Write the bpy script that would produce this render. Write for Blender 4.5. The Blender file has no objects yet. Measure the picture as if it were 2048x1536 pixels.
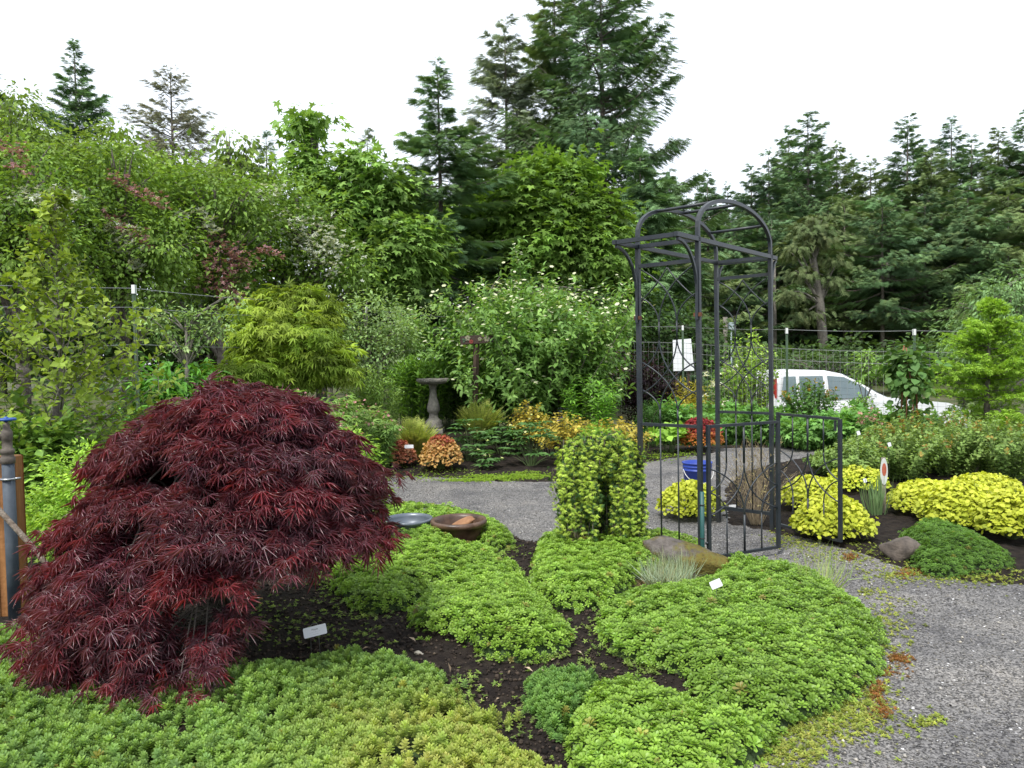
import bpy, math, random
import numpy as np
from mathutils import Matrix, Vector

# ------------------------------------------------------------------ camera
CAM_H, PITCH, ROLL, FPX = 1.66, 0.0351, 0.0195, 1462.0      # focal length in pixels of the 2048 wide frame
SC = bpy.context.scene
COL = SC.collection
_f = np.array([0, math.cos(PITCH), -math.sin(PITCH)])
_r0 = np.array([1.0, 0, 0]); _u0 = np.cross(_r0, _f)
_r = math.cos(ROLL) * _r0 - math.sin(ROLL) * _u0
_u = math.cos(ROLL) * _u0 + math.sin(ROLL) * _r0
EYE = np.array([0, 0, CAM_H])
cam_d = bpy.data.cameras.new('camera')
cam_d.sensor_fit = 'HORIZONTAL'; cam_d.sensor_width = 36.0; cam_d.lens = 36.0 * FPX / 2048.0
cam_d.clip_start = 0.05; cam_d.clip_end = 2000
cam = bpy.data.objects.new('camera', cam_d); COL.objects.link(cam)
cam.matrix_world = Matrix(((_r[0], _u[0], -_f[0], EYE[0]), (_r[1], _u[1], -_f[1], EYE[1]), (_r[2], _u[2], -_f[2], EYE[2]), (0, 0, 0, 1)))
SC.camera = cam

# ------------------------------------------------------------------ world, sun, exposure
SUN_EL, SUN_AZ = math.radians(58), math.radians(-150)        # azimuth: direction towards the sun, 0 = +Y, clockwise
w = bpy.data.worlds.new('World'); SC.world = w; w.use_nodes = True
nt = w.node_tree; nt.nodes.clear()
sky = nt.nodes.new('ShaderNodeTexSky'); sky.sky_type = 'NISHITA'; sky.sun_disc = False
sky.sun_elevation = SUN_EL; sky.sun_rotation = SUN_AZ; sky.dust_density = 3.0; sky.air_density = 1.0
mix = nt.nodes.new('ShaderNodeMixRGB'); mix.inputs[0].default_value = 0.82
cloud = nt.nodes.new('ShaderNodeRGB'); cloud.outputs[0].default_value = (10.3, 11.0, 12.0, 1)
bg = nt.nodes.new('ShaderNodeBackground'); bg.inputs[1].default_value = 0.115
out = nt.nodes.new('ShaderNodeOutputWorld')
nt.links.new(sky.outputs[0], mix.inputs[1]); nt.links.new(cloud.outputs[0], mix.inputs[2])
nt.links.new(mix.outputs[0], bg.inputs[0]); nt.links.new(bg.outputs[0], out.inputs[0])
sun_d = bpy.data.lights.new('sun', 'SUN'); sun_d.energy = 3.3; sun_d.angle = math.radians(9); sun_d.color = (1.0, 0.975, 0.93)
sun = bpy.data.objects.new('sun', sun_d); COL.objects.link(sun)
_sd = Vector((math.sin(SUN_AZ) * math.cos(SUN_EL), math.cos(SUN_AZ) * math.cos(SUN_EL), math.sin(SUN_EL)))
sun.rotation_euler = (-_sd).to_track_quat('-Z', 'Y').to_euler()
SC.view_settings.view_transform = 'Standard'; SC.view_settings.look = 'None'
SC.view_settings.exposure = 0.36; SC.view_settings.gamma = 1.0; SC.view_settings.use_curve_mapping = False
SC.cycles.max_bounces = 6; SC.cycles.diffuse_bounces = 4; SC.cycles.glossy_bounces = 2
SC.cycles.transmission_bounces = 4; SC.cycles.transparent_max_bounces = 4
SC.cycles.caustics_reflective = False; SC.cycles.caustics_refractive = False
SC.cycles.use_denoising = True

# ------------------------------------------------------------------ helpers: picture <-> place
def ss(t):
    t = np.clip(t, 0, 1); return t * t * (3 - 2 * t)
def T(x, y):                                                  # height of the terrain
    x = np.asarray(x, float); y = np.asarray(y, float)
    return 0.30 * ss((y - 10.3) / 3.2) * ss((0.9 - x) / 2.2) - 0.5 * ss((y - 13.0) / 3.5) * ss((x - 1.5) / 2.5)
def ray(px, py):
    px = np.asarray(px, float)[..., None]; py = np.asarray(py, float)[..., None]
    return _f + _r * (px - 1024) / FPX - _u * (py - 768) / FPX
def P(px, py, Y):                                             # the point at depth Y seen at a photo pixel
    d = ray(px, py); return EYE + d * (np.asarray(Y, float)[..., None] / d[..., 1:2])
def G(px, py):                                                # the ground point seen at a photo pixel
    d = ray(px, py); z = np.zeros(d.shape[:-1])
    for _ in range(40):
        t = (z - EYE[2]) / np.minimum(d[..., 2], -1e-4); p = EYE + d * t[..., None]
        z = 0.5 * z + 0.5 * T(p[..., 0], p[..., 1])
    p[..., 2] = T(p[..., 0], p[..., 1]); return p
def V3(a): return Vector([float(v) for v in a])

_hash = np.random.default_rng(5).random((256, 256))
def vnoise(x, y):                                             # value noise 0..1
    xi = np.floor(x).astype(int); yi = np.floor(y).astype(int); fx = ss(x - xi); fy = ss(y - yi)
    a = _hash[xi % 256, yi % 256]; b = _hash[(xi + 1) % 256, yi % 256]
    c = _hash[xi % 256, (yi + 1) % 256]; d = _hash[(xi + 1) % 256, (yi + 1) % 256]
    return (a * (1 - fx) + b * fx) * (1 - fy) + (c * (1 - fx) + d * fx) * fy
def fbm(x, y, o=4):
    s = 0; a = 0.5
    for k in range(o):
        s = s + a * vnoise(x + 17.3 * k, y + 9.1 * k); x = x * 2.03; y = y * 2.03; a *= 0.5
    return s

# ------------------------------------------------------------------ helpers: objects
def tag(o, label=None, cat=None, group=None, kind=None):
    if label: o['label'] = label
    if cat: o['category'] = cat
    if group: o['group'] = group
    if kind: o['kind'] = kind
    return o
def thing(name, label, cat, loc=(0, 0, 0), group=None, rz=0.0):
    o = bpy.data.objects.new(name, None); COL.objects.link(o); o.location = [float(v) for v in loc]
    o.rotation_euler = (0, 0, rz); o.empty_display_size = 0.1
    return tag(o, label, cat, group)
def link(name, me, parent=None):
    o = bpy.data.objects.new(name, me); COL.objects.link(o)
    if parent is not None: o.parent = parent
    return o
def trimesh(name, V, F, mat, parent=None, C=None, smooth=False):
    V = np.ascontiguousarray(V, np.float32); F = np.ascontiguousarray(F, np.int32)
    me = bpy.data.meshes.new(name)
    me.vertices.add(len(V)); me.vertices.foreach_set('co', V.ravel())
    k = F.shape[1]
    me.loops.add(F.size); me.loops.foreach_set('vertex_index', F.ravel())
    me.polygons.add(len(F)); me.polygons.foreach_set('loop_start', np.arange(0, F.size, k, dtype=np.int32))
    if smooth: me.polygons.foreach_set('use_smooth', np.ones(len(F), bool))
    if C is not None:
        at = me.color_attributes.new('Col', 'FLOAT_COLOR', 'POINT')
        c4 = np.ones((len(V), 4), np.float32); c4[:, :3] = C; at.data.foreach_set('color', c4.ravel())
    me.materials.append(mat); me.update(calc_edges=True)
    return link(name, me, parent)

class MB:                                                     # collects boxes, tubes, lathes into one mesh
    def __init__(s): s.v = []; s.f = []; s.sm = []
    def add(s, v, f, smooth=False):
        b = len(s.v); s.v += [tuple(map(float, p)) for p in v]; s.f += [tuple(b + i for i in q) for q in f]; s.sm += [smooth] * len(f); return s
    def box(s, c, sz, M=None, bev=0.0):
        x, y, z = [d / 2 for d in sz]; e = min(bev, x * .9, y * .9, z * .9)
        if e <= 0:
            v = [(i * x, j * y, k * z) for i in (-1, 1) for j in (-1, 1) for k in (-1, 1)]
            f = [(0, 1, 3, 2), (4, 6, 7, 5), (0, 4, 5, 1), (2, 3, 7, 6), (0, 2, 6, 4), (1, 5, 7, 3)]
        else:
            v = []; f = []
            for k, zz in ((-1, -z), (-1, -z + e), (1, z - e), (1, z)):
                ins = e if abs(zz) == z else 0
                for (a, b) in ((-1, -1), (1, -1), (1, 1), (-1, 1)):
                    v += [(a * (x - ins - (e if a * b > 0 else 0)), b * (y - ins - (0 if a * b > 0 else e)), zz),
                          (a * (x - ins - (0 if a * b > 0 else e)), b * (y - ins - (e if a * b > 0 else 0)), zz)]
            for q in range(3):
                for i in range(8): f.append((q * 8 + i, q * 8 + (i + 1) % 8, q * 8 + 8 + (i + 1) % 8, q * 8 + 8 + i))
            f.append(tuple(range(7, -1, -1))); f.append(tuple(range(24, 32)))
        M = M or Matrix.Identity(4); c = Vector(c)
        return s.add([M @ (Vector(p) + c) if False else (M @ Vector(p)) + c for p in v], f)
    def tube(s, pts, r, n=6, cap=True, smooth=True, up=None, rx=None):
        pts = [V3(p) for p in pts]; m = len(pts)
        rr = list(r) if hasattr(r, '__len__') else [r] * m
        v = []; f = []; prev = None
        for i in range(m):
            t = (pts[min(i + 1, m - 1)] - pts[max(i - 1, 0)]).normalized()
            if prev is None:
                a = Vector(up) if up is not None else (Vector((0, 0, 1)) if abs(t.z) < .9 else Vector((1, 0, 0)))
            else: a = prev
            a = (a - t * a.dot(t)); a = a.normalized() if a.length > 1e-6 else t.orthogonal().normalized(); prev = a
            b = t.cross(a)
            for k in range(n):
                th = 2 * math.pi * (k + .5) / n
                v.append(pts[i] + (a * math.cos(th) + b * math.sin(th) * (rx or 1.0)) * rr[i])
        for i in range(m - 1):
            for k in range(n): f.append((i * n + k, i * n + (k + 1) % n, (i + 1) * n + (k + 1) % n, (i + 1) * n + k))
        if cap: f.append(tuple(range(n - 1, -1, -1))); f.append(tuple(range((m - 1) * n, m * n)))
        return s.add(v, f, smooth and n > 4)
    def bar(s, a, b, wd, up=None): return s.tube([a, b], wd * .7071, 4, True, False, up)
    def lathe(s, prof, n=24, c=(0, 0, 0), smooth=True):
        v = [(c[0] + r * math.cos(2 * math.pi * k / n), c[1] + r * math.sin(2 * math.pi * k / n), c[2] + z) for r, z in prof for k in range(n)]
        f = [(i * n + k, i * n + (k + 1) % n, (i + 1) * n + (k + 1) % n, (i + 1) * n + k) for i in range(len(prof) - 1) for k in range(n)]
        return s.add(v, f, smooth)
    def prism(s, poly, a, b):                                 # polygon [(x,z)] extruded along y from a to b
        n = len(poly); v = [(x, a, z) for x, z in poly] + [(x, b, z) for x, z in poly]
        return s.add(v, [(i, (i + 1) % n, n + (i + 1) % n, n + i) for i in range(n)] + [tuple(range(n - 1, -1, -1)), tuple(range(n, 2 * n))])
    def build(s, name, mat, parent=None):
        me = bpy.data.meshes.new(name); me.from_pydata(s.v, [], s.f); me.materials.append(mat)
        me.polygons.foreach_set('use_smooth', np.array(s.sm, bool)); me.update()
        return link(name, me, parent)

# ------------------------------------------------------------------ materials
def newmat(name):
    m = bpy.data.materials.new(name); m.use_nodes = True; nt = m.node_tree; b = nt.nodes['Principled BSDF']
    return m, nt, b, nt.nodes['Material Output']
def noise_col(nt, cols, scale, detail=6, coord='Object', rough=.6, lo=.35, hi=.65):
    tc = nt.nodes.new('ShaderNodeTexCoord'); n = nt.nodes.new('ShaderNodeTexNoise')
    n.inputs['Scale'].default_value = scale; n.inputs['Detail'].default_value = detail; n.inputs['Roughness'].default_value = rough
    nt.links.new(tc.outputs[coord], n.inputs['Vector'])
    r = nt.nodes.new('ShaderNodeValToRGB'); e = r.color_ramp.elements
    while len(e) < len(cols): e.new(.5)
    for i, c in enumerate(cols):
        e[i].position = lo + (hi - lo) * i / max(1, len(cols) - 1); e[i].color = (*c, 1)
    nt.links.new(n.outputs['Fac'], r.inputs[0]); return r, n, tc
def mat_simple(name, cols, scale=8, rough=.6, metal=0.0, bump=0.0, bscale=40, spec=.5, detail=6):
    m, nt, b, o = newmat(name)
    r, n, tc = noise_col(nt, cols if len(cols) > 1 else [cols[0], [c * .8 for c in cols[0]]], scale, detail)
    nt.links.new(r.outputs[0], b.inputs['Base Color'])
    b.inputs['Roughness'].default_value = rough; b.inputs['Metallic'].default_value = metal; b.inputs['Specular IOR Level'].default_value = spec
    if bump:
        n2 = nt.nodes.new('ShaderNodeTexNoise'); n2.inputs['Scale'].default_value = bscale; n2.inputs['Detail'].default_value = 5
        nt.links.new(tc.outputs['Object'], n2.inputs['Vector'])
        bp = nt.nodes.new('ShaderNodeBump'); bp.inputs['Strength'].default_value = bump; bp.inputs['Distance'].default_value = .02
        nt.links.new(n2.outputs['Fac'], bp.inputs['Height']); nt.links.new(bp.outputs[0], b.inputs['Normal'])
    return m
def mat_leaf(name, rough=.5, trans=.3, spec=.4):
    m, nt, b, o = newmat(name)
    a = nt.nodes.new('ShaderNodeVertexColor'); a.layer_name = 'Col'
    nt.links.new(a.outputs[0], b.inputs['Base Color'])
    b.inputs['Roughness'].default_value = rough; b.inputs['Specular IOR Level'].default_value = spec
    t = nt.nodes.new('ShaderNodeBsdfTranslucent'); g = nt.nodes.new('ShaderNodeMixRGB'); g.blend_type = 'MULTIPLY'; g.inputs[0].default_value = 1
    g.inputs[2].default_value = (1.35, 1.3, .6, 1); nt.links.new(a.outputs[0], g.inputs[1]); nt.links.new(g.outputs[0], t.inputs[0])
    mx = nt.nodes.new('ShaderNodeMixShader'); mx.inputs[0].default_value = trans
    nt.links.new(b.outputs[0], mx.inputs[1]); nt.links.new(t.outputs[0], mx.inputs[2]); nt.links.new(mx.outputs[0], o.inputs[0])
    return m
LEAF = mat_leaf('leaf', .55, .34, .22)
GLOSS = mat_leaf('glossy_leaf', .42, .26, .32)
NEEDLE = mat_leaf('needles', .7, .18, .15)
MATTE = mat_leaf('matte_petal', .8, .25, .2)
REDLEAF = mat_leaf('red_leaf', .36, .22, .7)
BARK = mat_simple('bark', [(.06, .045, .035), (.13, .11, .09), (.19, .17, .14)], 14, .9, bump=.6, bscale=30)
GBARK = mat_simple('grey_bark', [(.10, .09, .075), (.2, .18, .15)], 10, .9, bump=.5, bscale=30)
STEM = mat_simple('green_stem', [(.07, .11, .03), (.1, .15, .05)], 10, .6)
IRON = mat_simple('painted_iron', [(.012, .016, .021), (.018, .023, .029), (.030, .032, .032)], 5, .42, bump=.08, bscale=60)

# ------------------------------------------------------------------ foliage templates: x side, y along, z up
def _t(v, f): return np.array(v, float), np.array(f, int)
def kite(w=.5, m=.45, fold=.1, droop=.12):
    return _t([(0, 0, 0), (w / 2, m, fold), (0, 1, -droop), (-w / 2, m, fold)], [(0, 1, 2), (0, 2, 3)])
def blade7(w=.45, fold=.06, droop=.25):
    return _t([(0, 0, 0), (0, .5, -.02), (0, 1, -droop), (-w * .48, .3, fold), (-w * .4, .66, fold - droop * .3), (w * .48, .3, fold), (w * .4, .66, fold - droop * .3)],
              [(0, 1, 3), (1, 4, 3), (1, 2, 4), (0, 5, 1), (1, 5, 6), (1, 6, 2)])
def join(parts):
    V = []; F = []; n = 0
    for v, f in parts: V.append(v); F.append(f + n); n += len(v)
    return np.concatenate(V), np.concatenate(F)
def xf(t, ang=0, tilt=0, s=1.0, off=(0, 0, 0)):               # turn about z, tilt up, scale, move
    v, f = t; v = v * s
    c, q = math.cos(tilt), math.sin(tilt); v = np.stack([v[:, 0], v[:, 1] * c - v[:, 2] * q, v[:, 1] * q + v[:, 2] * c], 1)
    c, q = math.cos(ang), math.sin(ang); v = np.stack([v[:, 0] * c - v[:, 1] * q, v[:, 0] * q + v[:, 1] * c, v[:, 2]], 1)
    return v + np.array(off), f
def palmate(lobes=7, w=.12, spread=2.0, droop=.3, shrink=.35):
    return join([xf(kite(w, .4, .02, droop), a, 0, 1 - shrink * abs(a) / spread) for a in np.linspace(-spread, spread, lobes)])
K4 = kite(); K4N = kite(.32, .45, .06, .18); K4W = kite(.75, .5, .08, .1); B7 = blade7(); B7N = blade7(.28, .05, .3); B7W = blade7(.8, .06, .15)
LACE = palmate(7, .06, 1.5, .32, .32); PALM5 = palmate(5, .42, 1.7, .12, .4); LACE5 = palmate(5, .2, 1.5, .3)
SPRAY = join([xf(kite(.13, .4, 0, .12), 0)] + [xf(kite(.26, .4, 0, .1), s * .85, 0, .42 - .2 * y, (0, y, -.1 * y * y)) for y in (.12, .3, .5, .68) for s in (1, -1)])
PLUME = join([xf(kite(.3, .4, 0, .2), a, b, .8) for a, b in ((0, .1), (.6, .2), (-.6, .2), (1.2, -.1), (-1.2, -.1), (.25, -.5), (-.3, .7))])
_ob = _t([(0, 0, 0), (.17, .5, .03), (.24, .8, .04), (0, 1, 0), (-.24, .8, .04), (-.17, .5, .03)], [(0, 1, 2), (0, 2, 3), (0, 3, 4), (0, 4, 5)])
ROSETTE = join([xf(_ob, 2 * math.pi * k / 5 + .2, .12, 1.0, (0, 0, -.12)) for k in range(5)] + [xf(_ob, 2 * math.pi * k / 5 + .9, .55, .8) for k in range(5)] + [xf(_ob, 2 * math.pi * k / 3, 1.0, .5, (0, 0, .05)) for k in range(3)])
_sl = _t([(0, 0, 0), (.20, .45, .05), (.17, .85, .06), (0, 1, .04), (-.17, .85, .06), (-.20, .45, .05)], [(0, 1, 2), (0, 2, 3), (0, 3, 4), (0, 4, 5)])
SEDUM = join([xf(_sl, 2 * math.pi * k / 5 + j * .63, .15 + .13 * j, .52 - .03 * j, (0, 0, .22 + .14 * j)) for j in range(5) for k in range(5)] + [xf(_sl, k * 2.1, 1.05, .28, (0, 0, .90)) for k in range(3)])
CLUSTER = join([xf(K4, a, b, 1) for a, b in ((0, .3), (2.1, .3), (4.2, .3), (1.0, .9), (3.2, .9), (5.3, .1))])
def norm(a): return a / np.maximum(np.linalg.norm(a, axis=-1, keepdims=True), 1e-9)
def inst(t, Pp, D, N, S):
    """a template at every point: D the way the tip points, N the upper side, S the size"""
    v, f = t; D = norm(D); X = norm(np.cross(D, N)); Z = np.cross(X, D); S = np.broadcast_to(S, len(Pp))[:, None, None]
    out = Pp[:, None, :] + S * (v[None, :, 0:1] * X[:, None] + v[None, :, 1:2] * D[:, None] + v[None, :, 2:3] * Z[:, None])
    F = f[None] + (np.arange(len(Pp)) * len(v))[:, None, None]
    return out.reshape(-1, 3), F.reshape(-1, 3)
GAIN, DENS = 1.6, 1.15                                        # one brightness and one fullness for all foliage
def pal(rng, cols, n, jit=.18):
    """leaf colours: a blend of the given colours per leaf, each a little lighter or darker"""
    c = np.array(cols, float); k = rng.random((n, len(c))) ** 2.2; k /= k.sum(1, keepdims=True)
    return np.clip((k @ c) * GAIN * (1 + jit * rng.standard_normal((n, 1))), .004, .95)
class FM:                                                     # collects foliage into one mesh
    def __init__(s): s.V = []; s.F = []; s.C = []; s.n = 0
    def put(s, t, Pp, D, N, S, C):
        if len(Pp) == 0: return s
        v, f = inst(t, np.asarray(Pp, float), np.asarray(D, float), np.asarray(N, float), S); s.V.append(v); s.F.append(f + s.n); s.n += len(v)
        s.C.append(np.repeat(np.broadcast_to(C, (len(Pp), 3)), len(t[0]), 0)); return s
    def build(s, name, mat, parent=None): return trimesh(name, np.concatenate(s.V), np.concatenate(s.F), mat, parent, np.concatenate(s.C))
UP = np.array([0, 0, 1.0])
def rdir(rng, n): return norm(rng.standard_normal((n, 3)))

# ------------------------------------------------------------------ plant builders (all in the plant's own space, base at 0)
def ell_clumps(rng, lobes, clump_d, per, cr, t=K4, size=.08, cols=((.06, .12, .02),), fm=None, droop=.35, inner=.5, flat=.65, sj=.25, low=None):
    """leaf clumps through the outer part of ellipsoid lobes (cx,cy,cz,rx,ry,rz); gaps stay between clumps"""
    fm = fm or FM(); cents = []
    for (cx, cy, cz, rx, ry, rz) in lobes:
        n = max(6, int(DENS * clump_d * (rx * rz + rx * ry + ry * rz) * 4.2))
        d = rdir(rng, n); rad = (inner + (1 - inner) * rng.random((n, 1)) ** .6) * (1 + .10 * rng.standard_normal((n, 1)))
        c = np.array([cx, cy, cz]) + d * rad * np.array([rx, ry, rz])
        if low is not None: keep = c[:, 2] > low; c = c[keep]; d = d[keep]; n = len(c)
        if n == 0: continue
        k = np.maximum(3, (1.65 * per * (.5 + rng.random(n))).astype(int)); idx = np.repeat(np.arange(n), k); m = len(idx)
        off = rng.standard_normal((m, 3)) * np.array([1, 1, flat]) * (cr * (.6 + .8 * rng.random(n)))[idx][:, None]
        p = c[idx] + off
        out = norm(d[idx] * np.array([1, 1, .6]) * .8 + norm(off) * .8 + rdir(rng, m) * .6 - UP * droop)
        nr = norm(UP * 1.0 + d[idx] * .5 + rdir(rng, m) * .55)
        tone = pal(rng, cols, n, .22)[idx] * (1 + .14 * rng.standard_normal((m, 1)))
        fm.put(t, p, out, nr, size * (1 + sj * rng.standard_normal(m)).clip(.4, 1.8), np.clip(tone, .004, .95)); cents.append(c)
    return fm, (np.concatenate(cents) if cents else np.zeros((0, 3)))
def curve(a, b, sag, n=6):                                    # from a to b with sag added at the middle
    s = np.linspace(0, 1, n)[:, None]; return a + (b - a) * s + np.asarray(sag) * (4 * s * (1 - s))
def limbs(rng, mb, trunk_pts, cents, r0, count, rt=.012):
    if len(cents) == 0: return
    tp = np.asarray(trunk_pts)
    for i in rng.choice(len(cents), min(count, len(cents)), replace=False):
        c = cents[i]; cand = tp[tp[:, 2] < max(c[2] - .1 * tp[-1, 2], tp[1, 2] + .01)]
        if len(cand) == 0: cand = tp[1:2]
        a = cand[np.argmin(np.linalg.norm(cand - c, axis=1) + rng.random(len(cand)) * .3)]
        mb.tube(curve(a, c, UP * .12 * np.linalg.norm(c - a), 5), np.linspace(r0, rt, 5), 5)
def stem_leaves(fm, rng, A, B, bend, per, t, size, ang, cols, s0=.15, s1=1.0, taper=.5, tipsize=None, updir=.5):
    """leaves up stems A->B (n,3): a spiral of 'per' leaves on each, standing off at ang"""
    n = len(A); s = np.tile(np.linspace(s0, s1, per), n) + rng.standard_normal(n * per) * .25 / per
    i = np.repeat(np.arange(n), per); s = s.clip(0, 1.02)[:, None]
    L = np.linalg.norm(B - A, axis=1)[i][:, None]
    bd = bend[i] * L; p = A[i] + (B - A)[i] * s + bd * (s ** 2 - s) * -1.0
    tan = norm((B - A)[i] + bd * (1 - 2 * s))
    ph = np.tile(np.arange(per) * 2.4, n) + np.repeat(rng.random(n) * 6.28, per)
    e1 = norm(np.cross(tan, np.array([.31, .95, .05]))); e2 = np.cross(tan, e1)
    rad = e1 * np.cos(ph)[:, None] + e2 * np.sin(ph)[:, None]
    a = ang + rng.standard_normal(n * per) * .2
    d = tan * np.cos(a)[:, None] + rad * np.sin(a)[:, None]
    nr = norm(tan * updir + UP * .6 - rad * .2 + rdir(rng, n * per) * .25)
    sz = size * (1 - taper * np.abs(s[:, 0] - .45) ** 1.5) * (1 + .2 * rng.standard_normal(n * per)).clip(.5, 1.5)
    fm.put(t, p, d, nr, sz, pal(rng, cols, n, .12)[i] * (1 + .12 * rng.standard_normal((n * per, 1))))
    return fm
def stems_tubes(mb, A, B, bend, r, k=4, n=4):
    for a, b, e in zip(A, B, bend):
        L = np.linalg.norm(b - a); s = np.linspace(0, 1, k)[:, None]
        mb.tube(a + (b - a) * s + e * L * (s - s ** 2), np.linspace(r, r * .4, k), n)
def fan(rng, n, rx, ry, h, base=.15, lo=.6, power=.7):
    """stems fanning from a small foot to a dome rx, ry, h"""
    ph = rng.random(n) * 6.283; q = rng.random(n) ** power
    A = np.stack([np.cos(ph) * rx * base * q, np.sin(ph) * ry * base * q, np.zeros(n)], 1)
    hh = h * (1 - (1 - lo) * q ** 2.2) * (.86 + .16 * rng.random(n))
    B = np.stack([np.cos(ph) * rx * q, np.sin(ph) * ry * q, hh], 1)
    bend = np.stack([-np.cos(ph) * .25 * q, -np.sin(ph) * .25 * q, .3 * q], 1)
    return A, B, bend

# ================================================================== GROUND
def in_poly(x, y, poly):
    c = np.zeros(np.shape(x), bool); n = len(poly)
    for i in range(n):
        (x1, y1), (x2, y2) = poly[i], poly[(i + 1) % n]
        c ^= ((y1 > y) != (y2 > y)) & (x < (x2 - x1) * (y - y1) / (y2 - y1 + 1e-12) + x1)
    return c
def sdist(x, y, poly):                                        # distance to a polygon's edge, positive inside
    d = np.full(np.shape(x), 1e9); n = len(poly)
    for i in range(n):
        a = np.array(poly[i]); b = np.array(poly[(i + 1) % n]); e = b - a; L = e @ e + 1e-12
        t = np.clip(((x - a[0]) * e[0] + (y - a[1]) * e[1]) / L, 0, 1)
        d = np.minimum(d, np.hypot(x - a[0] - t * e[0], y - a[1] - t * e[1]))
    return np.where(in_poly(x, y, poly), d, -d)
def pxpoly(pts, z=0.0, sub=3):                                # smooth closed outline on the ground from photo pixels
    p = np.array(pts, float); d = ray(p[:, 0], p[:, 1])
    if z: q = (EYE + d * ((z - EYE[2]) / d[:, 2])[:, None])[:, :2]
    else: q = G(p[:, 0], p[:, 1])[:, :2]
    n = len(q); out = []
    for i in range(n):
        p0, p1, p2, p3 = q[i - 1], q[i], q[(i + 1) % n], q[(i + 2) % n]
        for k in range(sub):
            t = k / sub
            out.append(.5 * (2 * p1 + (p2 - p0) * t + (2 * p0 - 5 * p1 + 4 * p2 - p3) * t * t + (3 * p1 - p0 - 3 * p2 + p3) * t ** 3))
    return [tuple(o) for o in out]
PATH = pxpoly([(2500, 1750), (2500, 1215), (2200, 1195), (2048, 1182), (1960, 1175), (1860, 1160), (1760, 1128), (1700, 1105), (1640, 1088), (1560, 1074), (1500, 1062), (1440, 1046),
               (1436, 1000), (1460, 955), (1520, 932), (1600, 915), (1650, 892), (1600, 880), (1500, 870), (1450, 866), (1446, 882), (1430, 905), (1380, 915), (1330, 921), (1290, 930),
               (1200, 955), (1110, 966), (1000, 966), (900, 957), (760, 954), (600, 950), (540, 985), (640, 1015), (740, 1022), (850, 1020), (960, 1035), (1020, 1065), (1080, 1084), (1200, 1082),
               (1300, 1080), (1410, 1100), (1560, 1127), (1680, 1172), (1765, 1240), (1790, 1290), (1740, 1370), (1640, 1420), (1560, 1470), (1500, 1560), (1440, 1750)])
def axis(parts):
    o = []
    for a, b, st in parts: o += list(np.arange(a, b - 1e-6, st))
    return np.array(o + [parts[-1][1]])
gx = axis([(-400, -60, 40), (-60, -10, 4), (-10, -3.4, .4), (-3.4, 5.6, .036), (5.6, 12, .25), (12, 60, 3), (60, 400, 40)])
gy = axis([(-60, -5, 8), (-5, 2.4, .8), (2.4, 7.5, .03), (7.5, 12.2, .06), (12.2, 20, .3), (20, 80, 3), (80, 700, 40)])
GX, GY = np.meshgrid(gx, gy)
sd = sdist(GX, GY, PATH)
near = (GX > -3.6) & (GX < 6) & (GY > 2.3) & (GY < 13)
soil = np.where(near, .055 * (fbm(GX * 9, GY * 9, 4) - .45) + .10 * (fbm(GX * 2.1, GY * 2.1, 2) - .35) * ss((1.2 - GX) / 1.5) * ss((7.5 - GY) / 2), 0)
k = ss((-sd + .05) / .14)
GZ = T(GX, GY) + np.where(near, -.05 * (1 - k) + k * (.012 + soil), 0)
nx, ny = len(gx), len(gy)
ii = (np.arange(ny - 1)[:, None] * nx + np.arange(nx - 1)[None]).ravel()
QF = np.stack([ii, ii + 1, ii + nx + 1, ii + nx], 1)
def soil_mat():
    m, nt, b, o = newmat('garden_soil')
    r, n, tc = noise_col(nt, [(.006, .0045, .0035), (.014, .010, .008), (.027, .020, .015), (.052, .041, .029)], 14, 10, 'Object', .68, .3, .74)
    far, n3, _ = noise_col(nt, [(.045, .065, .02), (.08, .09, .035), (.11, .10, .06)], .6, 6)
    g = nt.nodes.new('ShaderNodeNewGeometry'); sx = nt.nodes.new('ShaderNodeSeparateXYZ'); nt.links.new(g.outputs['Position'], sx.inputs[0])
    mr = nt.nodes.new('ShaderNodeMapRange'); mr.inputs[1].default_value = 13; mr.inputs[2].default_value = 16; nt.links.new(sx.outputs[1], mr.inputs[0])
    mx = nt.nodes.new('ShaderNodeMixRGB'); nt.links.new(mr.outputs[0], mx.inputs[0]); nt.links.new(r.outputs[0], mx.inputs[1]); nt.links.new(far.outputs[0], mx.inputs[2])
    nt.links.new(mx.outputs[0], b.inputs['Base Color']); b.inputs['Roughness'].default_value = .95; b.inputs['Specular IOR Level'].default_value = .2
    n2 = nt.nodes.new('ShaderNodeTexNoise'); n2.inputs['Scale'].default_value = 60; n2.inputs['Detail'].default_value = 8; n2.inputs['Roughness'].default_value = .7
    nt.links.new(tc.outputs['Object'], n2.inputs['Vector']); bp = nt.nodes.new('ShaderNodeBump'); bp.inputs['Strength'].default_value = .9; bp.inputs['Distance'].default_value = .02
    nt.links.new(n2.outputs['Fac'], bp.inputs['Height']); nt.links.new(bp.outputs[0], b.inputs['Normal']); return m
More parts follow.
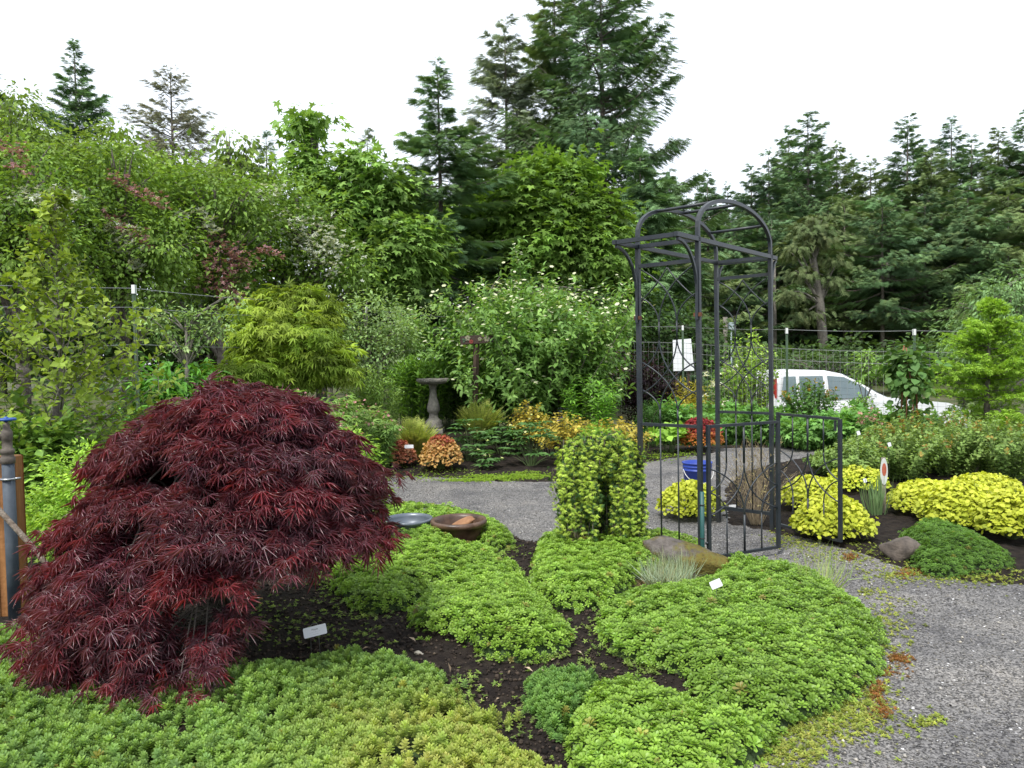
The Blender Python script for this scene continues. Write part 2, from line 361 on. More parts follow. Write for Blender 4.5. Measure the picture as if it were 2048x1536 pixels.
def gravel_mat():
    m, nt, b, o = newmat('gravel')
    tc = nt.nodes.new('ShaderNodeTexCoord'); v = nt.nodes.new('ShaderNodeTexVoronoi'); v.inputs['Scale'].default_value = 110; v.inputs['Randomness'].default_value = 1
    nt.links.new(tc.outputs['Object'], v.inputs['Vector'])
    hs = nt.nodes.new('ShaderNodeSeparateColor'); nt.links.new(v.outputs['Color'], hs.inputs[0])
    r = nt.nodes.new('ShaderNodeValToRGB'); e = r.color_ramp.elements
    for p, c in ((0, (.038, .037, .038)), (.45, (.082, .081, .082)), (.8, (.14, .138, .138)), (1, (.27, .26, .25))):
        q = e[0] if p == 0 else (e[1] if p == 1 else e.new(p)); q.position = p; q.color = (*c, 1)
    nt.links.new(hs.outputs[0], r.inputs[0])
    big, n, _ = noise_col(nt, [(.55, .55, .58), (1.0, .99, .98), (1.3, 1.25, 1.17)], 1.3, 8, 'Object', .72, .34, .68)
    mu = nt.nodes.new('ShaderNodeMixRGB'); mu.blend_type = 'MULTIPLY'; mu.inputs[0].default_value = 1; nt.links.new(r.outputs[0], mu.inputs[1]); nt.links.new(big.outputs[0], mu.inputs[2])
    nt.links.new(mu.outputs[0], b.inputs['Base Color']); b.inputs['Roughness'].default_value = .9; b.inputs['Specular IOR Level'].default_value = .25
    bp = nt.nodes.new('ShaderNodeBump'); bp.inputs['Strength'].default_value = .8; bp.inputs['Distance'].default_value = .008; bp.invert = True
    nt.links.new(v.outputs['Distance'], bp.inputs['Height']); nt.links.new(bp.outputs[0], b.inputs['Normal']); return m
ground = trimesh('ground', np.stack([GX, GY, GZ], -1).reshape(-1, 3), QF, soil_mat(), smooth=True); tag(ground, kind='structure')
keep = (sd > -.13) & near
kq = keep.ravel()[QF].all(1) & (sd.ravel()[QF] > -.13).any(1)
used, inv = np.unique(QF[kq], return_inverse=True)
pz = T(GX, GY) + .030 * (fbm(GX * 2.3, GY * 2.3, 4) - .47) + .012 * (fbm(GX * 14, GY * 14, 3) - .5) + .008
path = trimesh('gravel_path', np.stack([GX, GY, pz], -1).reshape(-1, 3)[used], inv.reshape(-1, 4), gravel_mat(), smooth=True); tag(path, kind='structure')
def ground_z(x, y):
    x = np.asarray(x, float); y = np.asarray(y, float)
    s = sdist(x, y, PATH); k = ss((-s + .05) / .14)
    so = .055 * (fbm(x * 9, y * 9, 4) - .45) + .10 * (fbm(x * 2.1, y * 2.1, 2) - .35) * ss((1.2 - x) / 1.5) * ss((7.5 - y) / 2)
    return T(x, y) + np.maximum(-.05 * (1 - k) + k * (.012 + so), np.where(s > -.1, .008 + .030 * (fbm(x * 2.3, y * 2.3, 4) - .47) + .012 * (fbm(x * 14, y * 14, 3) - .5), -1))

# loose stones on the path
rng = np.random.default_rng(11)
STONE = _t([(1, 0, 0), (-.9, .1, 0), (.1, .8, .05), (0, -.9, 0), (.1, 0, .6), (0, .1, -.6)], [(0, 2, 4), (2, 1, 4), (1, 3, 4), (3, 0, 4), (2, 0, 5), (1, 2, 5), (3, 1, 5), (0, 3, 5)])
def scatter(rng, n, x0, x1, y0, y1, poly=None, power=1.0):
    x = x0 + (x1 - x0) * rng.random(n); y = y0 + (y1 - y0) * rng.random(n) ** power
    if poly is not None: k = in_poly(x, y, poly); x, y = x[k], y[k]
    return x, y
sx, sy = scatter(rng, 60000, -1.5, 4.5, 2.7, 10, PATH, 1.6)
fm = FM(); n = len(sx)
fm.put(STONE, np.stack([sx, sy, T(sx, sy) + .010 + .030 * (fbm(sx * 2.3, sy * 2.3, 4) - .47) + .012 * (fbm(sx * 14, sy * 14, 3) - .5)], 1), rdir(rng, n) * [1, 1, .2], UP + .3 * rdir(rng, n), .0035 + .005 * rng.random(n) ** 2, pal(rng, [(.035, .034, .034), (.065, .065, .065), (.11, .108, .105), (.16, .145, .12)], n, .3))
m = rng.integers(0, n, 130); fm.put(STONE, np.stack([sx[m], sy[m], T(sx[m], sy[m]) + .013 + .030 * (fbm(sx[m] * 2.3, sy[m] * 2.3, 4) - .47)], 1), rdir(rng, 130) * [1, 1, .2], UP + .3 * rdir(rng, 130), .006 + .007 * rng.random(130), pal(rng, [(.26, .25, .23), (.20, .19, .18), (.3, .27, .22)], 130, .2))
STONEM = mat_leaf('stone_chip', .9, 0.0, .2)
tag(fm.build('gravel', STONEM), 'loose grey stone chips strewn over the gravel path', 'gravel', kind='stuff')
# crumbs and clods of soil, twigs and chips on the beds
sx, sy = scatter(rng, 26000, -3.3, 1.6, 2.8, 7.4); k = sdist(sx, sy, PATH) < -.05; sx, sy = sx[k], sy[k]; n = len(sx); fm = FM()
fm.put(STONE, np.stack([sx, sy, ground_z(sx, sy) + .004], 1), rdir(rng, n) * [1, 1, .3], UP + .5 * rdir(rng, n), .006 + .014 * rng.random(n) ** 2.5, pal(rng, [(.012, .009, .007), (.022, .016, .012), (.04, .03, .022)], n, .35))
m = rng.integers(0, n, 500); fm.put(K4N, np.stack([sx[m], sy[m], ground_z(sx[m], sy[m]) + .012], 1), rdir(rng, 500) * [1, 1, .15], UP + .3 * rdir(rng, 500), .02 + .04 * rng.random(500), pal(rng, [(.16, .12, .08), (.08, .055, .035), (.26, .21, .15)], 500, .25))
tag(fm.build('soil_crumbs', STONEM), 'dark crumbs of soil and bits of bark on the bed', 'soil', kind='stuff')

# ================================================================== GROUND COVER MATS
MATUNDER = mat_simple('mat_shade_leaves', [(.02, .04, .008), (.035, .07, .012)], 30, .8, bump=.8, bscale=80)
def ground_mat(name, label, cat, pts, H, edge, sp, t, size, cols, seed, mat=LEAF, lump=.05, sj=.2, gaps=0.0, second=None, rim=.3, tone=None):
    """a domed cushion inside an outline: an under-mesh and rosettes (or stems) standing on it"""
    rng = np.random.default_rng(seed); poly = pxpoly(pts, .05); a = np.array(poly); x0, y0 = a.min(0); x1, y1 = a.max(0)
    def hf(x, y):
        d = sdist(x, y, poly) + .10 * (fbm(x * 5 + seed, y * 5, 4) - .5)
        l = fbm(x * 3.1 + seed, y * 3.1 + 7, 3) - .45; l2 = fbm(x * 11 + seed, y * 11, 2) - .4
        return np.where(d > 0, H * (1 - np.exp(-np.maximum(d, 0) / edge)) * (1 + lump / .1 * l) + .025 * l2 * ss(d / .1), 0), d
    st = .03; ax = np.arange(x0 - st, x1 + 2 * st, st); ay = np.arange(y0 - st, y1 + 2 * st, st); X, Y = np.meshgrid(ax, ay); Hh, d = hf(X, Y)
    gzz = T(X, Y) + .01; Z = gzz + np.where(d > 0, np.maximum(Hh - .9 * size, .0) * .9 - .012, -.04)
    i0 = (np.arange(len(ay) - 1)[:, None] * len(ax) + np.arange(len(ax) - 1)[None]).ravel(); F = np.stack([i0, i0 + 1, i0 + len(ax) + 1, i0 + len(ax)], 1)
    F = F[(d.ravel()[F] > -.02).all(1)]; us, iv = np.unique(F, return_inverse=True)
    root = thing(name, label, cat); root['kind'] = 'stuff'
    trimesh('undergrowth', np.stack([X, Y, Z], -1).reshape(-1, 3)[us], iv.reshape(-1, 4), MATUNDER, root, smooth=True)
    gx_ = np.arange(x0, x1, sp); gy_ = np.arange(y0, y1, sp * .87); X, Y = np.meshgrid(gx_, gy_); X = X + sp * .5 * (np.arange(len(gy_)) % 2)[:, None]
    X = X + sp * .35 * rng.standard_normal(X.shape); Y = Y + sp * .35 * rng.standard_normal(Y.shape); X = X.ravel(); Y = Y.ravel()
    h, d = hf(X, Y); k = (d > .004) | ((d > -.06) & (rng.random(len(X)) < .05))
    if gaps: k &= (fbm(X * 4.3 + seed, Y * 4.3, 3) > gaps) | (rng.random(len(X)) < .25)
    X, Y, h, d = X[k], Y[k], h[k], d[k]; n = len(X); e = .02
    dx = (hf(X + e, Y)[0] - hf(X - e, Y)[0]) / (2 * e); dy = (hf(X, Y + e)[0] - hf(X, Y - e)[0]) / (2 * e)
    N = norm(np.stack([-dx, -dy, np.ones(n) * 1.0], 1)) + .25 * rdir(rng, n)
    if t is SEDUM: N = norm(UP * 1.0 + .35 * norm(np.stack([-dx, -dy, np.ones(n) * .6], 1)) + .36 * rdir(rng, n))
    Pp = np.stack([X, Y, ground_z(X, Y) + h + .004 + .012 * rng.standard_normal(n)], 1)
    if t is SEDUM: Pp[:, 2] = ground_z(X, Y) + np.maximum(h - size * .55, 0) + .028 * (fbm(X * 13, Y * 13, 2) - .4) + .008 * rng.standard_normal(n)
    D = rdir(rng, n) * np.array([1, 1, .05])
    c = pal(rng, cols, n, .13) * (1 + .45 * (fbm(X * 2.2 + seed, Y * 2.2, 3) - .45))[:, None]
    if tone is not None:
        q = tone(X, Y)[:, None]; c = c * (1 - q) + pal(rng, second, n, .13) * q
    old = rng.random(n) < .010; c[old] = pal(rng, [(.15, .15, .03), (.12, .10, .03), (.18, .19, .04)], int(old.sum()), .2)
    s = size * (1 + sj * rng.standard_normal(n)).clip(.5, 1.6) * (.72 + .28 * ss(d / .08))
    fm = FM().put(t, Pp, D, N, s, np.clip(c, .004, .9))
    fm.build('foliage', mat, root); return root
CG = [(.122, .208, .025), (.155, .248, .032), (.096, .176, .023), (.190, .285, .045)]
ground_mat('ground_cover', 'bright green cushion of fleshy rosettes spreading left beside the clay bowl', 'ground cover',
           [(658, 1150), (672, 1192), (722, 1216), (800, 1216), (862, 1192), (935, 1150), (1010, 1128), (985, 1104), (925, 1098), (885, 1062), (830, 1072), (760, 1092), (700, 1116)], .14, .08, .028, ROSETTE, .030, CG, 1, GLOSS)
ground_mat('ground_cover', 'bright green rosette cushion bulging over dark soil in the middle of the bed', 'ground cover',
           [(808, 1250), (850, 1192), (905, 1150), (960, 1126), (1040, 1124), (1064, 1180), (1112, 1222), (1152, 1262), (1148, 1292), (1090, 1312), (1000, 1312), (940, 1296), (880, 1276)], .13, .08, .028, ROSETTE, .030, CG, 2, GLOSS)
ground_mat('ground_cover', 'green rosette mat around the foot of the weeping conifer', 'ground cover',
           [(1075, 1088), (1060, 1140), (1072, 1188), (1112, 1216), (1192, 1216), (1250, 1182), (1290, 1150), (1335, 1126), (1400, 1116), (1420, 1102), (1330, 1078), (1250, 1070), (1130, 1068)], .15, .08, .028, ROSETTE, .030, CG, 3, GLOSS)
ground_mat('ground_cover', 'broad green rosette mat sloping from the mossy rock to the gravel edge', 'ground cover',
           [(1195, 1255), (1206, 1215), (1262, 1192), (1335, 1180), (1420, 1160), (1450, 1122), (1560, 1132), (1660, 1168), (1748, 1232), (1778, 1290), (1745, 1365), (1660, 1412), (1560, 1462), (1480, 1438), (1392, 1400), (1352, 1352), (1285, 1325), (1215, 1300)], .14, .10, .028, ROSETTE, .030, [(.108, .190, .024), (.138, .226, .031), (.086, .160, .023), (.168, .258, .042)], 4, GLOSS)
ground_mat('ground_cover', 'green rosette mat at the very front beside the gravel, nearest the viewer', 'ground cover',
           [(1150, 1400), (1170, 1368), (1290, 1362), (1350, 1386), (1480, 1440), (1566, 1468), (1480, 1560), (1430, 1640), (1200, 1640), (1130, 1520), (1140, 1440)], .13, .08, .028, ROSETTE, .031, CG, 5, GLOSS)
ground_mat('ground_cover', 'strip of green rosettes behind the clay bowl along the gravel', 'ground cover',
           [(735, 1040), (760, 1020), (850, 1016), (950, 1030), (1020, 1062), (1030, 1092), (985, 1098), (905, 1058), (830, 1046)], .12, .08, .030, ROSETTE, .032, CG, 6, GLOSS)
ground_mat('ground_cover', 'low dark green cushion of tiny leaves behind the brown boulder', 'ground cover',
           [(1792, 1070), (1830, 1050), (1900, 1052), (1990, 1088), (2034, 1122), (1960, 1138), (1900, 1148), (1850, 1144), (1810, 1116)], .15, .14, .024, ROSETTE, .024, [(.070, .14, .023), (.09, .165, .027), (.055, .11, .02)], 7, LEAF)
SG = [(.140, .225, .050), (.172, .258, .056), (.122, .205, .068)]
SY = [(.24, .285, .052), (.20, .265, .052), (.26, .255, .075)]
ground_mat('ground_cover', 'upright yellow green stonecrop stems carpeting the front of the bed under the red maple', 'ground cover',
           [(-420, 1262), (40, 1268), (120, 1330), (250, 1366), (380, 1352), (500, 1332), (600, 1330), (660, 1312), (740, 1312), (860, 1342), (900, 1348), (960, 1402), (1020, 1424), (985, 1450), (1030, 1490), (1100, 1530), (1120, 1660), (-420, 1660)],
           .075, .06, .0195, SEDUM, .044, SG, 8, LEAF, .10, .28, .33, SY, tone=lambda x, y: ss((x + 1.25) / .9) * ss((3.75 - y) / .6) * (.45 + .9 * fbm(x * 5, y * 5, 2)).clip(0, 1))
ground_mat('ground_cover', 'small tuft of blue green stonecrop stems at the front edge of dark soil', 'ground cover',
           [(1044, 1350), (1070, 1338), (1130, 1336), (1185, 1352), (1200, 1380), (1160, 1430), (1120, 1470), (1070, 1430), (1050, 1390)], .08, .06, .020, SEDUM, .046, [(.10, .19, .05), (.13, .22, .05)], 9, LEAF, .08, .25)

# small weeds, moss and seedlings
def weeds(name, label, cat, blobs, cols, size, seed, t=CLUSTER, h=.0):
    rng = np.random.default_rng(seed); fm = FM()
    for (px, py, rx, ry, n) in blobs:
        q = rng.standard_normal((n, 2)) * .5; a = G(px + q[:, 0] * rx, py + q[:, 1] * ry)
        a[:, 2] = ground_z(a[:, 0], a[:, 1]) + .004 + h * rng.random(n)
        fm.put(t, a, rdir(rng, n) * [1, 1, .1], UP + .25 * rdir(rng, n), size * (.5 + rng.random(n)), pal(rng, cols, n, .2))
    return tag(fm.build(name, LEAF), label, cat, kind='stuff')
weeds('weeds', 'tiny yellow green weeds creeping over the gravel at the mat edge', 'weeds', [(1640, 1440, 160, 60, 900), (1560, 1500, 100, 50, 500), (1700, 1400, 90, 60, 420), (1760, 1300, 60, 90, 260), (1790, 1230, 60, 50, 120), (1840, 1450, 40, 20, 40), (1870, 1445, 30, 12, 30),
      (1700, 1110, 120, 22, 320), (1830, 1150, 120, 22, 420), (1960, 1160, 120, 20, 320), (1600, 1090, 60, 14, 160), (1740, 1185, 30, 8, 50), (1560, 1080, 40, 14, 90)], [(.20, .24, .04), (.14, .2, .035), (.26, .25, .06), (.10, .13, .03)], .013, 21)
weeds('moss', 'rust orange moss patches on the gravel beside the green mat', 'moss', [(1800, 1322, 26, 9, 110), (1752, 1385, 16, 26, 150), (1765, 1425, 18, 18, 90), (1780, 1350, 34, 16, 40), (1700, 1115, 16, 8, 120), (1850, 1148, 20, 10, 160), (1810, 1150, 20, 8, 80)], [(.19, .075, .015), (.15, .065, .02), (.12, .08, .03)], .011, 22, CLUSTER)
weeds('moss', 'bright green moss strip along the far edge of the gravel', 'moss', [(1010, 957, 80, 6, 1500), (940, 962, 60, 3, 600), (1060, 952, 40, 6, 500), (850, 955, 80, 6, 160), (1310, 915, 40, 10, 200), (1360, 910, 50, 8, 200)], [(.14, .22, .02), (.10, .18, .02), (.2, .27, .04)], .017, 23, CLUSTER)
weeds('seedlings', 'scattered green seedlings on the dark soil between the mats', 'seedlings', [(1150, 1325, 140, 25, 110), (1300, 1340, 50, 20, 90), (1190, 1255, 40, 60, 50), (740, 1230, 80, 30, 110), (660, 1160, 40, 60, 140), (560, 1250, 110, 60, 160), (700, 1290, 90, 30, 60), (1020, 1110, 50, 12, 60), (950, 1380, 50, 30, 40), (120, 1130, 60, 60, 260), (1040, 1450, 30, 50, 40),
      (820, 935, 60, 14, 120), (900, 945, 80, 8, 120)], [(.11, .17, .035), (.17, .22, .05), (.08, .12, .03)], .016, 24, CLUSTER, .02)

# ================================================================== ARBOR WITH GATES
u_ = np.array([math.cos(.8655), math.sin(.8655), 0]); v_ = np.array([-u_[1], u_[0], 0])
B0 = np.array([1.4524, 5.667, 0]); AW, AD = 1.474, .530
Z1, Z2, Z3, ZP, OV = 2.55, 2.39, 1.10, 2.93, .34
ar = thing('garden_arbor', 'dark grey metal garden arbor with arched top and open gates over the gravel path', 'arbor', B0)
def A(s, t, z): return u_ * s + v_ * t + UP * z               # arbor space: s along the opening, t along the depth
for (s, t) in ((0, 0), (AW, 0), (0, AD), (AW, AD)):
    post = MB().bar(A(s, t, -.05), A(s, t, Z1 + .02), .034, u_).build('post', IRON, ar)
    if (s, t) in ((0, 0), (0, AD)):
        RUST = bpy.data.materials.get('rust') or mat_simple('rust', [(.16, .06, .025), (.08, .035, .02)], 60, .9)
        cl = MB()
        cl.add([], []); cl.bar(A(s - .012, t - .03, 1.97), A(s - .012, t + .03, 1.97), .03, UP); cl.build('rusty_clamp', RUST, post)
fr = MB()
cs = [A(-OV, 0, Z1), A(AW + OV * .35, 0, Z1), A(AW + OV * .35, AD, Z1), A(-OV, AD, Z1)]
fr.bar(cs[0] - u_ * .02, cs[1] + u_ * .02, .034, UP); fr.bar(cs[3] - u_ * .02, cs[2] + u_ * .02, .034, UP)
for q in (-OV, 0.0, AW, AW + OV * .35): fr.bar(A(q, .022, Z1 - .001), A(q, AD - .022, Z1 - .001), .032, UP)
fr.build('top_frame', IRON, ar)
for t in (0, AD):
    pts = [A(0, t, Z1 + .02)] + [A(AW / 2 - AW / 2 * math.cos(th), t, Z1 + .09 + (ZP - Z1 - .09) * math.sin(th) ** .92) for th in np.linspace(0, math.pi, 25)] + [A(AW, t, Z1 + .02)]
    MB().tube(pts, .021, 4, True, False, up=v_).build('arch', IRON, ar)
for th in (.30, .52, .80):
    q = th * math.pi; s = AW / 2 - AW / 2 * math.cos(q); z = Z1 + .09 + (ZP - Z1 - .09) * math.sin(q) ** .92
    MB().tube([A(s, .02, z), A(s, AD - .02, z)], .0135, 8).build('cross_bar', IRON, ar)
for t in (0, AD):
    for s, sg, ln in ((0, -1, OV * .92), (AW, 1, OV * .34)):
        pts = [A(s + sg * (.02 + ln * (1 - math.cos(a))), t, Z1 - .03 - .38 * (1 - math.sin(a))) for a in np.linspace(0, math.pi / 2, 10)]
        pts = [A(s + sg * .028, t, Z1 - .62)] + pts
        MB().tube(pts, .015, 4, True, False, up=v_).build('bracket', IRON, ar)
def bez(a, b, c, n=14): return [(1 - k) ** 2 * a + 2 * k * (1 - k) * b + k * k * c for k in np.linspace(0, 1, n)]
for s in (0, AW):
    lat = MB(); H = Z2 - Z3 - .03; e = .03
    def L(f, v): return A(s, AD - (e + (AD - 2 * e) * f), Z3 + H * v)       # f runs from the far post to the near one
    def arc(f0, v0, f1, v1): lat.tube(bez(L(f0, v0), L(f0, v0 + (v1 - v0) * .62), L(f1, v1)), .0058, 6)
    for kx in (1 / 3, 2 / 3): lat.tube([L(kx, .54), L(kx, .66)], .0075, 6); lat.tube([L(kx, 0), L(kx, .1)], .0075, 6); lat.tube([A(s, AD - (e + (AD - 2 * e) * kx), Z3), A(s, AD - (e + (AD - 2 * e) * kx), .03 if not s else .16)], .0068, 6)
    for kx, far_ in ((1 / 3, 0), (2 / 3, 1)):
        op = 1 - far_
        arc(kx, .64, far_, .82); arc(kx, .64, op, 1.0); arc(kx, .56, far_, .36); arc(kx, .56, op, .20)
        arc(kx, .08, far_, .22); arc(kx, .08, op, .40)
        lat.tube(bez(L(.5, 1.0), L(.5 + (far_ - .5) * .35, .90), L(far_, .80)), .0058, 6)
    pan = lat.build('lattice', IRON, ar)
    for z, wd in ((Z2, .030), (Z3, .024), (.16, .03)):
        if z > .5 or s: MB().bar(A(s, .018, z), A(s, AD - .018, z), wd, UP).build('rail', IRON, pan)
def gate(s0, ang, label):
    d = np.array([math.cos(ang), math.sin(ang), 0]); W = .70; zb, zt = .065, Z3
    o = A(s0, 0, 0) + d * .045 - v_ * .03
    def Q(f, v): return o + d * W * f + UP * (zb + (zt - zb) * v)
    g = thing('gate', None, None, (0, 0, 0)); g.parent = ar; g['label'] = label
    m = MB(); m.bar(Q(0, 0), Q(0, 1) + UP * .012, .027, d); m.bar(Q(1, 0), Q(1, 1), .027, d)
    m.bar(Q(.025, 1), Q(.98, 1), .022, UP); m.bar(Q(.02, .008), Q(.98, .008), .022, UP); m.build('frame', IRON, g)
    sc = MB()
    for up in (0, 1):
        def R(f, v): return Q(f, 1 - v if up else v)
        for f in (.25, .5, .75):
            sc.tube([R(f, .01), R(f, .30)], .0095 if f == .5 else .0062, 6)
        for f, f1, v1 in ((.25, 0, .50), (.75, 1, .50), (.5, 0, .68), (.5, 1, .68)):
            sc.tube(bez(R(f, .29), R(f, .29 + (v1 - .29) * .72), R(f1 * .97 + .015, v1)), .0062, 6)
    sc.build('scrollwork', IRON, g)
    MB().bar(Q(.93, .985), Q(.93, .90), .016, d).build('latch', IRON, g)
    for v in (.12, .85): MB().tube([Q(-.045, v), Q(0, v)], .010, 6).build('hinge', IRON, g)
gate(0, .4073, 'open gate leaf at the near post, swung out over the gravel')
gate(AW, -1.1538, 'open gate leaf swung towards the yellow plants')
TEAL = mat_simple('teal_paint', [(.012, .065, .062), (.02, .09, .085)], 20, .5)
st = thing('green_stake', 'teal metal stake strapped to the near arbor post', 'stake', B0 + A(-.035, -.03, 0))
MB().tube([(0, 0, -.1), (0, 0, .60)], .017, 10).build('rod', TEAL, st)
BLACK = mat_simple('black_rubber', [(.012, .012, .013), (.02, .02, .02)], 20, .6)
for z in (.24, .50): MB().tube([(.020 * math.cos(a), .020 * math.sin(a), z) for a in np.linspace(0, 6.2, 14)], .0035, 5).build('strap', BLACK, st)

# ================================================================== STANDPIPE, POST, ROD
WOODO = mat_simple('stained_wood', [(.19, .075, .020), (.27, .115, .034), (.34, .155, .05)], 3.5, .7, bump=.3, bscale=25)
_n = [n for n in WOODO.node_tree.nodes if n.type == 'TEX_NOISE'][0]
_mp = WOODO.node_tree.nodes.new('ShaderNodeMapping'); _mp.inputs['Scale'].default_value = (6, 6, .5)
_tc = [n for n in WOODO.node_tree.nodes if n.type == 'TEX_COORD'][0]
WOODO.node_tree.links.new(_tc.outputs['Object'], _mp.inputs[0]); WOODO.node_tree.links.new(_mp.outputs[0], _n.inputs['Vector'])
GALV = mat_simple('galvanised_pipe', [(.030, .042, .058), (.050, .066, .085), (.075, .09, .11)], 7, .7, .0, bump=.05)
BRASS = mat_simple('old_brass', [(.075, .062, .05), (.13, .108, .085)], 18, .75, .1, bump=.2)
BLUEP = mat_simple('blue_wheel_paint', [(.012, .055, .25), (.02, .09, .32)], 20, .45)
pl = P(30, 1245, 4.77); bx = pl[0]; by = pl[1]
wp = thing('wooden_post', 'orange stained wooden post behind the grey standpipe', 'post', (bx - .050, by + .078, 0))
m = MB().box((0, 0, .50), (.145, .09, 1.16), bev=.006); m.build('timber', WOODO, wp)
sp = thing('standpipe', 'grey standpipe with blue valve wheel strapped to the wooden post', 'standpipe', (bx + .0, by, 0))
MB().lathe([(0, -.1), (.036, -.1), (.036, 1.04), (0, 1.04)], 20).build('pipe', GALV, sp)
MB().lathe([(.036, 1.035), (.043, 1.04), (.043, 1.075), (.036, 1.08), (.036, 1.10), (.041, 1.105), (.041, 1.13), (.030, 1.135), (.030, 1.19), (.034, 1.195), (.034, 1.245), (.022, 1.26), (.019, 1.295), (.010, 1.30), (.007, 1.33), (0, 1.33)], 16).build('valve', BRASS, sp)
wh = MB(); wh.tube([(.05 * math.cos(a), .05 * math.sin(a), 1.325) for a in np.linspace(0, 2 * math.pi, 25)], .009, 8)
for k in range(5): wh.tube([(0, 0, 1.328), (.05 * math.cos(k * 1.257), .05 * math.sin(k * 1.257), 1.325)], .006, 5)
wh.lathe([(0, 1.31), (.013, 1.31), (.013, 1.34), (0, 1.345)], 10); wh.build('hand_wheel', BLUEP, sp)
MB().tube([(-.02, -.01, 1.215), (-.08, -.03, 1.20), (-.13, -.04, 1.165)], [.022, .022, .02], 10).build('spout', BRASS, sp)
WHITEP = mat_simple('white_plastic', [(.62, .62, .6), (.72, .72, .7)], 6, .45)
MB().tube([(-.085, -.03, 1.195), (-.16, -.045, 1.145)], [.034, .034], 12).build('hose_collar', WHITEP, sp)
cm = MB(); cm.tube([(.041 * math.cos(a), .041 * math.sin(a), .935) for a in np.linspace(-math.pi, 0, 12)], .008, 6); cm.tube([(.04, .0, .935), (.058, .028, .935)], .008, 6); cm.tube([(-.04, .0, .935), (-.058, .028, .935)], .008, 6)
STEEL = mat_simple('zinc', [(.35, .36, .37), (.45, .46, .47)], 12, .35, .8); cm.build('pipe_clamp', STEEL, sp)
RODM = mat_simple('weathered_rod', [(.10, .075, .055), (.18, .14, .105), (.24, .2, .16)], 40, .8, bump=.5, bscale=90)
rd = MB().tube([P(-90, 930, 4.62), P(0, 1022, 4.6), P(60, 1088, 4.58), P(130, 1175, 4.56), P(170, 1240, 4.54)], .017, 8).build('leaning_stick', RODM); tag(rd, 'grey brown stick leaning across the standpipe', 'stick')

# ================================================================== POTS, BUCKET, ROCKS
rng = np.random.default_rng(3)
GLAZE = mat_simple('brown_glaze', [(.045, .022, .014), (.085, .045, .028), (.13, .075, .05)], 9, .42, bump=.1)
c = G(915, 1098); rb = 58 / FPX * c[1]
pot = thing('clay_bowl', 'wide brown glazed clay bowl sunk among green rosettes', 'bowl', c + np.array([0, .20, -.03]))
MB().lathe([(0, 0), (rb * .55, 0), (rb * .62, .03), (rb * .80, .13), (rb * .86, .19), (rb * .98, .20), (rb * 1.02, .225), (rb * .99, .25), (rb * .88, .25), (rb * .84, .225), (rb * .80, .20), (rb * .74, .14), (rb * .60, .07), (0, .06)], 40).build('bowl', GLAZE, pot)
def rock_bm(name, size, seed, mat, parent=None, amp=.28, flat=1.0, rot=0.0, loc=(0, 0, 0), det=22, tilt=0.0):
    n = det; th = np.linspace(0, math.pi, n); ph = np.linspace(0, 2 * math.pi, 2 * n, endpoint=False); TT, PH = np.meshgrid(th, ph, indexing='ij')
    d = np.stack([np.sin(TT) * np.cos(PH), np.sin(TT) * np.sin(PH), np.cos(TT)], -1)
    q = np.random.default_rng(seed); r = np.ones(d.shape[:2])
    for k in range(26):
        ax = norm(q.standard_normal(3)); h = .62 + .4 * q.random(); r = np.minimum(r, h / np.maximum(d @ ax, .05))
    r = r * (1 + amp * .35 * (fbm(d[..., 0] * 3 + seed + 40, d[..., 1] * 3 + d[..., 2] * 2 + 40, 4) - .5))
    v = d * r[..., None] * np.array(size); cs_, sn = math.cos(rot), math.sin(rot)
    ct, st_ = math.cos(tilt), math.sin(tilt); v = np.stack([v[..., 0] * ct + v[..., 2] * st_, v[..., 1], -v[..., 0] * st_ + v[..., 2] * ct], -1)
    v = np.stack([v[..., 0] * cs_ - v[..., 1] * sn, v[..., 0] * sn + v[..., 1] * cs_, v[..., 2]], -1) + np.array(loc)
    N2 = 2 * n; idx = np.arange(n)[:, None] * N2 + np.arange(N2)[None]; nxt = np.arange(n)[:, None] * N2 + (np.arange(N2)[None] + 1) % N2
    F = np.stack([idx[:-1], idx[1:], nxt[1:], nxt[:-1]], -1).reshape(-1, 4)
    return trimesh(name, v.reshape(-1, 3), F, mat, parent, smooth=True)
SHARD = mat_simple('terracotta', [(.22, .10, .045), (.30, .15, .07)], 15, .8, bump=.4)
shd = rock_bm('terracotta_shard', (rb * .62, rb * .34, .05), 4, SHARD, None, .2, rot=.5, tilt=-.35); shd.location = V3(c + np.array([.03, .20, .165])); tag(shd, 'orange terracotta shard leaning inside the clay bowl', 'shard')
TUB = mat_simple('grey_blue_tub', [(.10, .12, .15), (.15, .17, .2)], 5, .35, .2)
c2 = G(815, 1088); r2 = 50 / FPX * c2[1]
tub = thing('round_tub', 'grey blue round tub half hidden by red leaves', 'tub', c2 + np.array([-.02, .22, -.03]))
MB().lathe([(0, .0), (r2 * .80, 0), (r2 * .88, .1), (r2 * .93, .18), (r2 * 1.0, .19), (r2 * 1.03, .205), (r2 * 1.0, .22), (r2 * .93, .22), (r2 * .90, .19), (r2 * .84, .1), (0, .09)], 40).build('shell', TUB, tub)
BUCK = mat_simple('blue_plastic', [(.018, .045, .27), (.025, .06, .34)], 4, .4)
bk = G(1395, 983); rbk = 29 / FPX * bk[1]
bu = thing('bucket', 'blue plastic bucket standing on the gravel behind the arbor', 'bucket', bk)
hB = 60 / FPX * bk[1]
